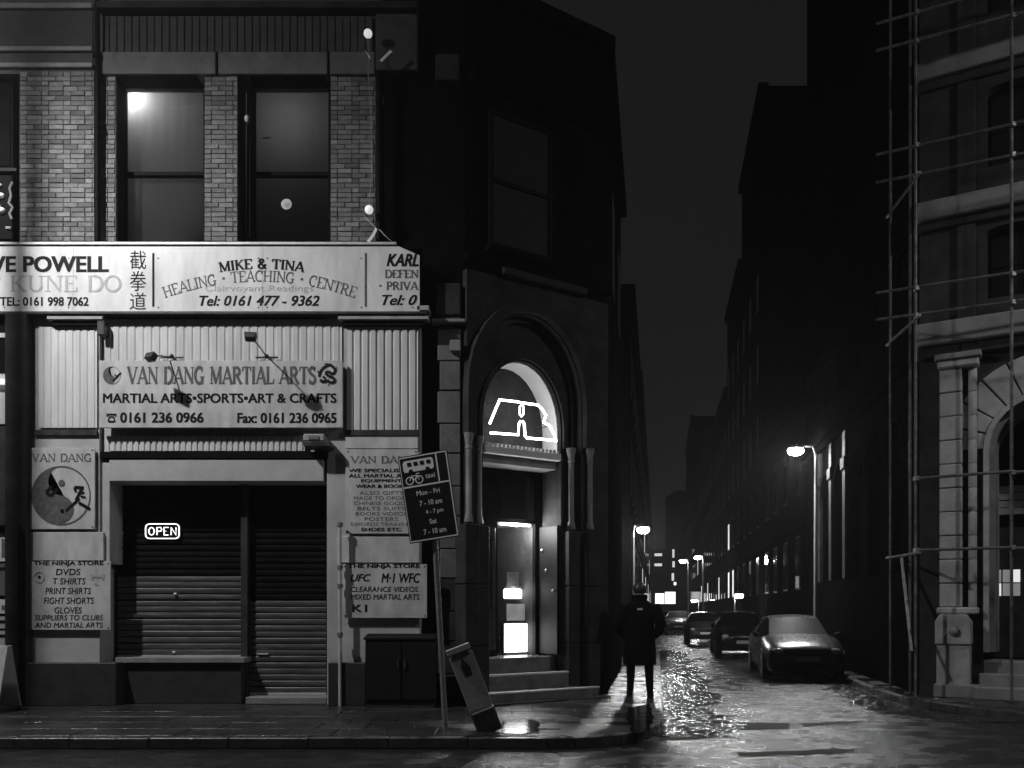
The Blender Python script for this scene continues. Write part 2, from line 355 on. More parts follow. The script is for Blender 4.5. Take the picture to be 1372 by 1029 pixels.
# stone setts of the side street: too many and too foreshortened to pick apart
mb = MB(); y = 9.55
road_poly = [(1.2, 9.5)] + [p for p in kerb_left[2:] if p[1] < 34] + [(KL(34), 34), (KR(34), 34)] + [p for p in kerb_right if p[1] < 34 and p[0] < 8.2] + [(8.0, 9.5)]
row = 0
while y < 33:
    x = 1.0 + SL * max(0, y - 14) + (.09 if row % 2 else 0)
    while x < KR(y) + 1.5:
        L = random.uniform(.15, .2)
        kx = max((p[0] for p in kerb_left if abs(p[1] - y) < 1.5), default=KL(y)); xm = x + L / 2
        left_band = xm < max(KL(y), 1.0) + .95 + .12 * math.sin(y * 1.7) and y > 10.9; right_band = xm > KR(max(y, 13)) - .62 - .1 * math.sin(y * 2.3) + max(0, 13.6 - y) * .5 and 12.3 < y
        if (left_band or right_band) and inside((xm, y + .05), road_poly):
            h = random.uniform(.006, .018); sx = random.uniform(-.03, .03) * L; sy = random.uniform(-.12, .12) * .1
            p = [(x + .006, y + .006), (x + L - .006, y + .006), (x + L - .006, y + .104), (x + .006, y + .104)]
            c = (x + L / 2, y + .055); q = [(c[0] + (a - c[0]) * .8, c[1] + (b - c[1]) * .72) for a, b in p]
            tz = lambda a, b: h + (a - c[0]) / L * sx * 2 + (b - c[1]) / .1 * sy
            k = [(a, b, -.006) for a, b in p] + [(a, b, max(.001, tz(a, b) - .007)) for a, b in p] + [(a, b, tz(a, b)) for a, b in q]
            mb.add(k, [(0, 1, 5, 4), (1, 2, 6, 5), (2, 3, 7, 6), (3, 0, 4, 7), (4, 5, 9, 8), (5, 6, 10, 9), (6, 7, 11, 10), (7, 4, 8, 11), (8, 9, 10, 11)])
        x += L
    y += .11; row += 1
so = mb.build('stone_setts', 'sett', smooth=True, fix=False); stuff(so); so['label'] = 'wet stone setts paving the side street'; so['category'] = 'setts'

road = bpy.data.objects['road']
def patch(name, pts, material, z, parent, wob=.04):
    out = []
    for (x, y), (x2, y2) in zip(pts, pts[1:] + pts[:1]):
        for k in range(5): out.append((x + (x2 - x) * k / 5 + random.uniform(-wob, wob), y + (y2 - y) * k / 5 + random.uniform(-wob, wob)))
    bm = bmesh.new(); bm.faces.new([bm.verts.new((x, y, z)) for x, y in out]); bmesh.ops.triangulate(bm, faces=bm.faces[:]); bmesh.ops.recalc_face_normals(bm, faces=bm.faces)
    for f_ in bm.faces:
        if f_.normal.z < 0: f_.normal_flip()
    me = bpy.data.meshes.new(name); bm.to_mesh(me); bm.free(); me.materials.append(M[material]); return link(name, me, parent)
def ground(px, py, z=0): Y = (CAM_H - z) * FPX / (py - HY); return (WX(px, Y), Y)
for q in ([(893, 968), (1056, 969), (1054, 977), (880, 980)], [(1070, 970), (1130, 966), (1150, 968), (1075, 974)], [(985, 1009), (1120, 1004), (1150, 1004), (1130, 1010), (990, 1014)], [(880, 987), (960, 984), (955, 989), (884, 993)]):
    patch('tarmac_patch', [ground(*p) for p in q], 'tar_patch', .005, road, .03)
pd = patch('puddle', [ground(*p, z=PZ) for p in ((672, 968), (700, 964), (724, 969), (722, 982), (700, 985), (672, 984))], 'puddle', PZ + .0195, None, .03); tag(pd, 'small puddle by the kerb mirroring the lit doorway', 'puddle')
pd = patch('puddle', [ground(*p, z=PZ) for p in ((842, 950), (872, 944), (876, 962), (868, 982), (848, 985), (840, 968))], 'puddle', PZ + .0195, None, .03); tag(pd, 'puddle on the corner pavement just in front of the walking person', 'puddle')

# ------------------------------------------------------------------ martial arts shop
bricks = []
for mi in range(4):
    for L in (.215, .102):
        me = MB().box(-L / 2, L / 2, 0, .05, -.0325, .0325).mesh('brick', .003); me.materials.append(M['brick_%d' % mi]); bricks.append((L, me))
def brick_pier(parent, x0, x1, z0, z1, Y):
    z = z0 + .04; row = 0
    while z < z1:
        x = x0; head = row % 2; first = True
        while x < x1 - .02:
            L = .102 if head else .215
            if first and not head and (row // 2) % 2: L = .102
            L = min(L, x1 - x)
            base = .102 if L <= .11 else .215
            mi = random.choices((0, 1, 2, 3), (5, 4, 2, 2))[0]
            me = bricks[mi * 2 + (1 if base == .102 else 0)][1]
            o = link('brick', me, parent); o.location = (x + L / 2, Y + random.uniform(-.007, .005), z + random.uniform(-.0035, .0035)); o.rotation_euler = (random.uniform(-.02, .02), random.uniform(-.012, .012), random.uniform(-.02, .02)); o.scale.x = (L - .004) / base
            x += L + .009; first = False; head = head and True
            if row % 2 == 1: head = 1 if (x1 - x0) < .35 else (0 if first else (not head))
        z += .075; row += 1
XA, XB, XC = WX(128, FY), WX(512, FY), WX(562, FY)        # left party line, right end upstairs, right end of the shop front
shop = thing('shop_building', 'narrow brick shop building with two tall upstairs windows and pale cladding below', 'building', (-4, FY, PZ))
zs0 = WZ(330, FY); zs1 = WZ(100, FY)
wall = MB()
piers = [(WX(135, FY), WX(155, FY)), (WX(274, FY), WX(318, FY)), (WX(443, FY), WX(503, FY))]
for a, b in piers: wall.box(a, b, FY + .012, FY + .9, zs0, zs1)
wall.box(XA, XB, FY + .05, FY + 6, zs1 + .2, 14); wall.box(XA, XB, FY + .05, FY + .34, zs1 + .001, zs1 + .199)
wall.box(XA, XB, FY + 2.6, FY + 6, PZ, zs1)
wall.box(XA, XA + .06, FY + .9, FY + 2.6, PZ, zs1); wall.box(XB - .1, XB, FY + .9, FY + 2.6, PZ, zs1)
wall.box(WX(291, FY), WX(301, FY), FY + .9, FY + 2.6, zs0, zs1)
bw = wall.build('brick_wall', 'mortar', shop)
for a, b in piers: brick_pier(bw, a, b, zs0, zs1, FY)
# storey band, lintels, ribbed frieze
for i, (a, b) in enumerate(((134, 291), (294, 440), (443, 503))):
    box('lintel', 'stone_ash', shop, WX(a, FY), WX(b, FY) - .006, FY - .06, FY + .5, WZ(102, FY), WZ(72, FY), .01)
n = 36; fa, fb = WX(137, FY), WX(500, FY)
for i in range(n):
    w = (fb - fa) / n
    box('frieze_rib', 'frieze', shop, fa + i * w + .007, fa + (i + 1) * w - .007, FY - .015, FY + .055, WZ(70, FY), WZ(22, FY), .008)
box('cornice', 'stone_dark', shop, XA + .08, XC - .02, FY - .16, FY + .2, WZ(19, FY), WZ(10, FY), .01)
box('wall_block', 'frieze', shop, WX(504, FY), XC - .03, FY - .05, FY + .4, WZ(96, FY), WZ(21, FY), .01)
# sash windows
def sash(parent, x0, x1, y0, y1, Yg, rail, label=None):
    a, b, t, u = WX(x0, Yg), WX(x1, Yg), WZ(y0, Yg), WZ(y1, Yg); r = WZ(rail, Yg)
    m = MB(); f = .055
    m.box(a - .12, a, Yg - .05, Yg + .06, u, t + .12); m.box(b, b + .12, Yg - .05, Yg + .06, u, t + .12)
    m.box(a, b, Yg - .05, Yg + .06, t, t + .12); m.box(a, b, Yg - .04, Yg + .07, r - f / 2, r + f / 2); m.box(a, b, Yg - .05, Yg + .05, u - .08, u)
    zl = WZ(102, FY); m.box(a - .001, a + .012, FY + .02, Yg - .051, u, zl - .021); m.box(a - .001, b, FY - .03, Yg - .051, zl - .02, zl - .003)  # black liners put the recess shade of reveal and soffit into colour
    w = m.build('window', 'frame_black', parent)
    for z0, z1, k in ((r + f / 2, t, .02), (u, r - f / 2, -.005)):
        box('pane', 'glass', w, a, b, Yg + k, Yg + k + .006, z0, z1)
    return w
YG = 14.04
w1 = sash(shop, 168, 274, 117, 330, YG, 234)
w2 = sash(shop, 342, 441, 117, 330, YG, 234)
m = MB(); a, b = WX(140, FY), WX(296, FY) - .06
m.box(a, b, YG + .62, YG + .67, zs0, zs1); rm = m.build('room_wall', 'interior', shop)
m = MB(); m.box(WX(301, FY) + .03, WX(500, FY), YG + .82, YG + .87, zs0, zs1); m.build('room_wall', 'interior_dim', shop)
m = MB(); m.box(a, XB - .11, YG + .1, FY + 2.6, zs1 + .12, zs1 + .18); m.build('room_ceiling', 'plaster', shop)
dim = bpy.data.lights.new('fill_light', 'POINT'); dim.energy = 5; dim.shadow_soft_size = .08; dlo = bpy.data.objects.new('fill_light', dim); C.objects.link(dlo); dlo.location = wp(400, 190, YG + .74); dlo.parent = shop; dlo.matrix_parent_inverse = shop.matrix_basis.inverted()  # added fill without a fitting, brightens the right window's curtain
m = MB(); m.box(a, XB - .11, YG + .1, FY + 2.6, zs0 - .1, zs0 + .02); m.build('room_floor', 'timber', shop)
bulb_p = wp(183, 139, YG + .34)
bulb = thing('light_bulb', 'bare bulb glowing behind the left upstairs sash window', 'light bulb', bulb_p)
MB().sphere(bulb_p, .045).build('bulb_glass', 'bulb', bulb, smooth=True)
box('bulb_cap', 'metal_pale', bulb, bulb_p.x - .02, bulb_p.x + .02, bulb_p.y - .02, bulb_p.y + .02, bulb_p.z + .045, bulb_p.z + .1)
MB().tube([bulb_p + Vector((0, 0, .1)), (bulb_p.x, bulb_p.y, zs1 - .06)], .006, 6).build('flex', 'frame_black', bulb)
ld = bpy.data.lights.new('bulb_light', 'POINT'); ld.energy = 26; ld.shadow_soft_size = .05; lo = bpy.data.objects.new('bulb_light', ld); C.objects.link(lo); lo.location = bulb_p + Vector((.03, -.06, -.03)); lo.parent = bulb; lo.matrix_parent_inverse = bulb.matrix_basis.inverted()
c = wp(384, 274, YG - .01); MB().prism(arcp(c.x, c.z, .085, .085, 0, 345, 20), 0, .004, lambda a, b, h: (a, YG - .02 - h, b)).build('sticker', 'sign_board', w2)
c = wp(384, 274, YG - .03); MB().prism(arcp(c.x, c.z, .04, .04, 0, 340, 14), 0, .003, lambda a, b, h: (a, YG - .0255 - h, b)).build('sticker', 'ink_pale', w2)
c = wp(357, 184, YG - .02); box('glint_bar', 'frame_white', w2, c.x - .06, c.x + .06, YG - .02, YG, c.z - .012, c.z + .012)  # pale bar standing in for a small bright reflection
c = wp(331, 160, YG - .2); MB().sphere(c, .05, sz=1.3).build('glint_ball', 'frame_white', shop, smooth=True)  # white ball standing in for a spot of reflected light in the reveal
def curtain(x0, x1, nm_label):
    a, b = WX(x0, YG + .1), WX(x1, YG + .1); n = 60; m_ = MB()
    m_.loft([[(a + (b - a) * i / n, YG + .1 + .0012 * math.sin(i * .9), z) for i in range(n + 1)] for z in (zs0 + .03, zs1 + .1)], caps=False, closed=False)
    return tag(m_.build('net_curtain', 'net', None, smooth=True, fix=False), nm_label, 'curtain')
curtain(157, 284, 'pale net curtain glowing around the bulb in the left upstairs window'); curtain(330, 446, 'dim net curtain behind the right upstairs window with round sticker')
# ground floor: pilasters, cladding, lintel, plinth
PY = 13.56
def corrugated(x0, x1, y0, y1, Y, pitch=.115, material='cladding', name='cladding_panel', depth=.02):
    a, b = WX(x0, Y), WX(x1, Y); z0, z1 = WZ(y1, Y), WZ(y0, Y); n = round((b - a) / pitch); pitch = (b - a) / n; prof = []
    for i in range(n):
        x = a + i * pitch; prof += [(x, 0), (x + pitch * .58, 0), (x + pitch * .70, depth), (x + pitch * .88, depth)]
    prof.append((b, 0)); m = MB()
    m.loft([[(x, Y + d, z) for x, d in prof] for z in (z0, z1)], caps=False, closed=False)
    return m.build(name, material, shop, fix=False)
back = MB(); XD = WX(565, FY)
back.box(WX(28, FY), WX(138, FY), PY + .03, FY + .6, PZ, WZ(428, FY)); back.box(WX(440, FY), XD - .01, PY + .03, FY + .6, PZ, WZ(428, FY))
back.box(WX(138, FY), WX(440, FY), FY - .03, FY + .6, WZ(612, FY), WZ(428, FY))
back.build('pilaster', 'render_wall', shop, .006)
corrugated(141, 458, 428, 484, 13.57, .125, depth=.01)
corrugated(141, 408, 584, 604, 13.60, .09, 'cladding_b')
corrugated(52, 130, 438, 573, PY, .105, 'cladding_b', depth=.01)
corrugated(465, 560, 434, 576, PY, .125, 'cladding_b')
for a, b in ((60, 135), (452, 574)):
    box('pilaster_cap', 'stone_pale', shop, WX(a, 13.4), WX(b, 13.4), 13.45, 13.62, WZ(428, 13.45), WZ(421.5, 13.45), .008)
    box('pilaster_cap', 'frame_black', shop, WX(a + 6, 13.42), WX(b - 6, 13.42), 13.5, 13.62, WZ(436, 13.5), WZ(428, 13.5) - .003, .006)
box('bracket', 'metal_dark', shop, WX(131, 13.45), WX(141, 13.45), 13.42, 13.6, WZ(448, 13.4), WZ(429, 13.4), .01)
for a, b in ((46, 130), (462, 561)): box('cladding_trim', 'metal_dark', shop, WX(a, PY), WX(b, PY), PY - .01, PY + .03, WZ(583, PY), WZ(576, PY))
box('lintel', 'render_wall', shop, WX(147, 13.6), WX(434, 13.6), 13.58, 14.1, WZ(645, 13.6), WZ(616, 13.6), .008)
box('lintel_cap', 'frame_black', shop, WX(136, 13.6), WX(440, 13.6), 13.56, 13.66, WZ(614, 13.6), WZ(606, 13.6))
box('door_jamb', 'render_wall', shop, WX(137, 13.6), WX(147, 13.6), 13.6, 14.2, WZ(755, 13.6), WZ(620, 13.6), .006)
box('pilaster_band', 'sign_board', shop, WX(33, PY), WX(139, PY), PY - .012, PY + .04, WZ(751, PY), WZ(713, PY), .006)
box('pilaster_band', 'sign_board', shop, WX(452, PY), WX(562, PY), PY - .012, PY + .04, WZ(754, PY), WZ(719, PY), .006)
box('pilaster_band', 'sign_board', shop, WX(463, PY), WX(560, PY), PY - .012, PY + .04, WZ(601, PY), WZ(586, PY), .004)
for a, b in ((28, 156), (440, 490)): box('plinth', 'grime', shop, WX(a, 13.46), WX(b, 13.46), 13.44, 13.8, PZ, WZ(888, 13.46), .01)
box('plinth', 'grime', shop, WX(157, 14), WX(330, 14), 13.75, 14.3, PZ, WZ(888, 13.75), .01)
box('window_sill', 'stone_mid', shop, WX(155, 13.7), WX(328, 13.7), 13.68, 14.2, WZ(888, 13.7), WZ(881, 13.7), .006)
box('doorstep', 'stone_mid', shop, WX(330, 13.7), WX(438, 13.7), 13.66, 14.4, PZ, WZ(934, 13.7), .01)
box('shutter_post', 'metal_dark', shop, WX(323, 13.95), WX(332, 13.95), 13.93, 14.2, WZ(936, 13.95), WZ(646, 13.95), .004)
box('shutter_back', 'ink', shop, WX(150, 14.2), WX(440, 14.2), 14.2, 14.25, PZ, WZ(600, 14.2))
SY = 14.06
def shutter(x0, x1, y0, y1):
    a, b = WX(x0, SY), WX(x1, SY); z0, z1 = WZ(y1, SY), WZ(y0, SY); n = round((z1 - z0) / .098); h = (z1 - z0) / n
    s = shop; root = MB().box(a, b, SY + .03, SY + .04, z0, z1).build('roller_shutter', 'ink', s)
    pr = [(0, .004), (-.012, .018), (-.016, h * .5), (-.012, h - .018), (0, h - .006), (.006, h - .006), (.006, .004)]
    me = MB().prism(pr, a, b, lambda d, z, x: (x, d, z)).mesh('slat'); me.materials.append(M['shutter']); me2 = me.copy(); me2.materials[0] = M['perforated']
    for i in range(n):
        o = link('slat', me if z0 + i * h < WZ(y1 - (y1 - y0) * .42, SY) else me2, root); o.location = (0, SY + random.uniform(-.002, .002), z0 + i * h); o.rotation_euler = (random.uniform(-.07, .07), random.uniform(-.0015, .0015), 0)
    box('bottom_rail', 'metal_pale', root, a, b, SY - .03, SY + .02, z0 - .03, z0 + .002)
    return root
sh1 = shutter(158, 325, 640, 878); sh2 = shutter(331, 437, 640, 928)
for px, py in ((235, 796), (233, 874)):
    c = wp(px, py, SY - .03); MB().sphere(c, .03, sz=.8).build('lock', 'metal_pale', sh1, smooth=True)
c = wp(352, 876, SY - .03); box('lock', 'metal_pale', sh2, c.x - .09, c.x + .09, c.y - .01, c.y + .01, c.z - .012, c.z + .012)
# conduit on the right pilaster
dp = thing('service_pipe', 'pale vertical conduit with joints beside the roller shutter door', 'pipe', (WX(455, 13.42), 13.42, PZ))
MB().tube([wp(455, 702, 13.42), (WX(456, 13.42), 13.42, PZ)], .03, 10).build('pipe', 'metal_pale', dp, smooth=True)
for py in (703, 760, 785, 850): c = wp(455.5, py, 13.42); MB().lathe([(.045, c.z - .03), (.045, c.z + .03)], c.x, c.y, 10).build('clip', 'pole_grey', dp, smooth=True)
# security lamp box under the cladding strip
al = thing('bulkhead_box', 'small boxed lamp fitting under the right end of the shop name board', 'lamp', wp(423, 590, 13.4))
c = wp(423, 588, 13.45); box('case', 'stone_pale', al, c.x - .17, c.x + .15, 13.36, 13.6, c.z - .05, c.z + .06, .015); box('hood', 'metal_dark', al, c.x - .16, c.x + .26, 13.33, 13.6, c.z - .15, c.z - .052, .02)
box('lens', 'lamp_glass', al, c.x - .09, c.x + .07, 13.345, 13.36, c.z - .03, c.z + .03, .005)

# ---- signs on the shop
BY = 13.44
fs = thing('fascia_sign', 'long white fascia board with three tenants painted above the shop', 'sign', (WX(280, BY), BY, WZ(418, BY)))
xe = WX(562, BY); z0, z1 = WZ(417, BY), WZ(330, BY)
MB().prism([(WX(-120, BY), z0), (xe, z0), (xe, WZ(342, BY)), (WX(534, BY), z1), (WX(-120, BY), z1)], BY, BY + .06, lambda a, b, h: (a, h, b)).build('board', 'sign_white', fs)
box('back_box', 'metal_dark', fs, WX(-110, BY), WX(536, BY), BY + .062, FY + .02, z0 + .02, z1 - .01)
box('top_trim', 'metal_pale', fs, WX(-120, BY), WX(531, BY), BY - .03, BY + .1, WZ(328.5, BY), WZ(325, BY), .004)
box('bottom_trim', 'metal_dark', fs, WX(-120, BY), WX(572, BY), BY - .02, BY + .3, WZ(421, BY), WZ(417.5, BY), .004)
box('end_shelf', 'stone_pale', fs, WX(558, BY), WX(575, BY), BY, BY + .3, WZ(416, BY), WZ(409, BY), .01)
for px in (205.5, 490): c = wp(px, 375, BY); box('divider', 'ink' if px < 300 else 'ink_grey', fs, c.x - .016, c.x + .016, BY - .004, BY - .001, WZ(411, BY), WZ(339, BY))
for px in (98, 352): c = wp(px, 375, BY); box('panel_joint', 'ink_pale', fs, c.x - .003, c.x + .003, BY - .0022, BY - .0005, WZ(416, BY), WZ(331, BY))
for px in (6, 92, 212, 346, 358, 484, 553):
    for py in (346, 412): MB().sphere(wp(px, py, BY), .011, 8, 5).build('screw', 'metal_dark', fs, smooth=True)
px_text(fs, text2d('STEVE POWELL', .036), -58, 146, 343, 365, BY, 'ink')
px_text(fs, serif2d('EET KUNE DO', .13, .07), -58, 163, 368.5, 392, BY, 'ink_pale')
px_text(fs, text2d('TEL: 0161 998 7062', .03), 0, 119, 398, 410, BY, 'ink')
for ch, y0, y1 in (('截', 336, 361), ('拳', 363, 390), ('道', 392, 415)): px_text(fs, text2d(ch, .0), 174, 196, y0, y1, BY, 'ink')
px_text(fs, serif2d('MIKE & TINA', .2, .12), 294, 408, 346, 361, BY, 'ink', sag=5)
px_text(fs, serif2d('HEALING * TEACHING * CENTRE', .12, .07), 219, 477, 362, 378, BY, 'ink_grey', sag=23)
px_text(fs, text2d('Clairvoyant Readings', 0), 275, 420, 382, 393, BY, 'ink_pale')
px_text(fs, text2d('Tel: 0161 477 - 9362', .024, .25), 267, 428, 396, 410, BY, 'ink')
px_text(fs, text2d('KARL', .034, .3), 518, 561, 340, 357, BY, 'ink')
px_text(fs, serif2d('DEFEN', .18, .1), 516, 561, 361, 373, BY, 'ink_grey')
px_text(fs, serif2d('* PRIVA', .18, .1), 508, 561, 377, 389, BY, 'ink_grey')
px_text(fs, text2d('Tel: 0', .022, .35), 512, 559, 395, 409, BY, 'ink')

VY = 13.46
vd = thing('name_board', 'white board reading VAN DANG MARTIAL ARTS over the shutters', 'sign', (WX(296, VY), VY, WZ(573, VY)))
box('board', 'sign_board', vd, WX(133, VY), WX(459, VY), VY, VY + .05, WZ(573, VY), WZ(483, VY), .004)
box('back_box', 'metal_dark', vd, WX(137, VY), WX(456, VY), VY + .052, 13.56, WZ(571, VY), WZ(486, VY))
px_text(vd, serif2d('VAN DANG MARTIAL ARTS', .2, .09, .12), 170, 424, 490, 516, VY, 'ink_grey')
px_text(vd, text2d('MARTIAL ARTS•SPORTS•ART & CRAFTS', .03), 138, 451, 527, 540, VY, 'ink')
px_text(vd, text2d('0161 236 0966', .034), 161, 273, 552.5, 566.5, VY, 'ink')
px_text(vd, text2d('Fax: 0161 236 0965', .034), 318, 451, 553, 567, VY, 'ink')
def yinyang(parent, c, r, Y, rot, dark, light):
    """round emblem: dark comma, pale comma, rim"""
    f = facing(Y); co, si = math.cos(rot), math.sin(rot)
    T = lambda a, b, h=0: f(c[0] + (a * co - b * si) * r, h, c[1] + (a * si + b * co) * r)
    n = 18
    rim = arcp(0, 0, 1.0, 1.0, 0, 360, 40); inn = arcp(0, 0, .95, .95, 0, 360, 40)
    m = MB()
    for i in range(40): m.add([T(*rim[i], .004), T(*rim[i + 1], .004), T(*inn[i + 1], .004), T(*inn[i], .004)], [(0, 1, 2, 3)])
    m.build('emblem_rim', dark, parent, fix=False)
    outl = arcp(0, 0, .96, .96, 90, 270, 24) + arcp(0, -.48, .48, .48, 270, 450, 14)[1:] + arcp(0, .48, .48, .48, 270, 90, 14)[1:-1]
    bm = bmesh.new(); bm.faces.new([bm.verts.new(T(a, b, .002)) for a, b in outl]); bmesh.ops.triangulate(bm, faces=bm.faces[:]); me = bpy.data.meshes.new('emblem'); bm.to_mesh(me); bm.free(); me.materials.append(M[dark]); link('emblem', me, parent)
    return T
def strokes(parent, T, segs, t, material, name='emblem_mark', h=.006):
    m = MB()
    for k, s in enumerate(segs):
        a, b = Vector(s[:2]), Vector(s[2:4]); d = (b - a).normalized(); nn = Vector((-d.y, d.x)) * (s[4] if len(s) > 4 else t) / 2
        m.add([T(*(a - nn), h + k * .0003), T(*(b - nn), h + k * .0003), T(*(b + nn), h + k * .0003), T(*(a + nn), h + k * .0003)], [(0, 1, 2, 3)])
    return m.build(name, material, parent, fix=False)
def disc(parent, T, a, b, r, material, h=.006, name='emblem_dot'):
    pts = arcp(a, b, r, r, 0, 345, 16); m = MB(); m.add([T(x, y, h) for x, y in pts], [tuple(range(len(pts)))]); return m.build(name, material, parent, fix=False)
def fighters(parent, T, s=1):
    strokes(parent, T, [(-.5, .1, -.3, .3, .12), (-.35, -.02, -.12, .22, .12), (-.5, .1, -.35, -.02, .1)], .1, 'ink')
    strokes(parent, T, [(.16, -.52, .62, -.1, .09), (.5, -.16, .72, .28, .1), (.45, .28, .76, .26, .1), (.56, .08, .78, .1, .07), (.66, -.02, .82, -.06, .07), (.6, -.24, .98, -.46, .1), (.45, .28, .5, .12, .08)], .08, 'ink')
    disc(parent, T, .02, .42, .11, 'ink_grey', .007); disc(parent, T, .04, -.52, .07, 'ink', .007)
cc = wp(150, 503, VY); T = yinyang(vd, (cc.x, cc.z), .135, VY, R(-12), 'ink_grey', 'sign_board'); strokes(vd, T, [(.2, -.6, .75, .1, .2), (.5, -.1, .95, .5, .2), (.3, .2, .55, -.1, .15)], .2, 'ink')
cc = wp(438.5, 502, VY); f = facing(VY); T = lambda a, b, h=0: f(cc.x + a * .14, h, cc.z + b * .17)
seg = []; pts = [(-.9, -.2), (-.6, .5), (-.1, .75), (.3, .9), (.75, .6), (.9, .2), (.5, .05), (.1, .3), (-.2, .1), (.2, -.15), (.7, -.3), (.9, -.6), (.4, -.75), (0, -.5), (-.4, -.65), (-.8, -.5)]
strokes(vd, T, [(a[0], a[1], b[0], b[1], .26) for a, b in zip(pts, pts[1:])] + [(-.3, .9, .1, .98, .1), (.95, .4, 1.0, .7, .1), (-.95, .1, -1.0, .4, .1), (.1, -.8, .2, -1.0, .1), (-.5, -.2, -.2, -.3, .2)], .2, 'ink', 'dragon_emblem')
cc = wp(149.5, 560, VY); T = lambda a, b, h=0: f(cc.x + a * .075, h, cc.z + b * .085)      # telephone sign
strokes(vd, T, [(-1, .62, 1, .62, .3), (-.85, .6, -.85, .25, .3), (.85, .6, .85, .25, .3), (-.6, -.65, .6, -.65, .28), (-.45, .2, -.68, -.7, .24), (.45, .2, .68, -.7, .24), (-.45, .2, .45, .2, .2)], .2, 'ink', 'telephone_symbol')

QY = 13.525
def board(name, label, x0, x1, y0, y1, material='sign_board', Y=QY):
    t = thing(name, label, 'sign', (WX((x0 + x1) / 2, Y), Y, WZ(y1, Y))); box('board', material, t, WX(x0, Y), WX(x1, Y), Y, Y + .028, WZ(y1, Y), WZ(y0, Y), .003)
    for a in (x0 + 3, x1 - 3):
        for b in (y0 + 3, y1 - 3): MB().sphere(wp(a, b, Y), .012, 8, 5).build('screw', 'metal_dark', t, smooth=True)
    return t
yb = board('emblem_board', 'square board with big round black and white emblem left of the shutters', 37, 127, 600, 709)
px_text(yb, serif2d('VAN DANG', .14, .07), 42, 123, 607.5, 619, QY, 'ink_grey')
cc = wp(82, 664, QY); T = yinyang(yb, (cc.x, cc.z), .455, QY - .001, R(-6), 'ink_grey', 'sign_board')
T0 = lambda a, b, h=0: facing(QY - .001)(cc.x + a * .455, h, cc.z + b * .455); fighters(yb, T0)
nb = board('price_board', 'pale board listing shirts and gloves low on the left pilaster', 38, 148, 752, 844)
rows = [('THE NINJA STORE', 45, 139, 751.5, 759, .03), ('DVDS', 75, 108, 762, 770.5, 0), ('T SHIRTS', 71, 115, 774.5, 783, 0), ('PRINT SHIRTS', 61, 122, 787.5, 796, 0), ('FIGHT SHORTS', 59, 126, 800.5, 809, 0), ('GLOVES', 73, 110, 813.5, 822, 0), ('SUPPLIERS TO CLUBS', 47, 138, 824, 831, 0), ('AND MARTIAL ARTS', 47, 138, 834, 841, 0)]
for s, a, b, c0, c1, bo in rows: px_text(nb, text2d(s, bo or .01, 0 if bo else .12), a, b, c0, c1, QY, 'ink')
cc = wp(53, 773, QY); T1 = lambda a, b, h=0: facing(QY - .001)(cc.x + a * .09, h, cc.z + b * .09)
pts = arcp(0, 0, .85, .85, 0, 360, 20); strokes(nb, T1, [(p[0], p[1], q[0], q[1], .18) for p, q in zip(pts, pts[1:])], .1, 'ink_pale', 'round_mark'); disc(nb, T1, 0, 0, .25, 'ink', name='round_mark')
cc = wp(131, 773, QY); T1 = lambda a, b, h=0: facing(QY - .001)(cc.x + a * .1, h, cc.z + b * .06)
strokes(nb, T1, [(-1, .8, -.8, -.8, .3), (-.8, .1, .9, .1, .5), (.9, .8, .8, -.7, .25), (-.5, -1.6, .1, -2, .3)], .2, 'ink_pale', 'figure_mark')
rb = board('trade_board', 'tall text board right of the shutters behind the tilted bus lane sign', 463, 560, 602, 715)
px_text(rb, serif2d('VAN DANG', .14, .07), 469, 556, 611, 621, QY, 'ink_grey')
rows = ['WE SPECIALISE IN', 'ALL MARTIAL ARTS', 'EQUIPMENT', 'WEAR & BOOKS', 'ALSO GIFTS', 'MADE TO ORDER', 'CHINESE GOODS', 'BELTS SUITS', 'BOOKS VIDEOS', 'POSTERS', 'SWORDS TRAINING', 'SHOES ETC']
for i, s in enumerate(rows):
    hw = 2.35 * len(s) + 6; y = 628 + i * 7 + (2 if i > 3 else 0); px_text(rb, text2d(s, .03 if i < 4 or i == 11 else 0), 511 - hw, 511 + hw, y, y + 4.8, QY, 'ink' if i < 4 or i == 11 else 'ink_grey')
kb = board('range_board', 'pale board with hand painted initials low on the right pilaster', 459, 572, 756, 828, Y=13.51)
px_text(kb, text2d('THE NINJA STORE', .035), 466, 563, 755.5, 762.5, 13.51, 'ink'); px_text(kb, text2d('UFC', .02, .3), 470, 497, 769, 779, 13.51); px_text(kb, text2d('M·1 WFC', .02, .2), 511, 563, 768, 781, 13.51)
px_text(kb, text2d('CLEARANCE VIDEOS', .004, .1), 470, 560, 786, 793, 13.51, 'ink'); px_text(kb, text2d('MIXED MARTIAL ARTS', .004, .1), 470, 562, 796, 803.5, 13.51, 'ink'); px_text(kb, text2d('K1', .02), 472, 492, 810, 820, 13.51)
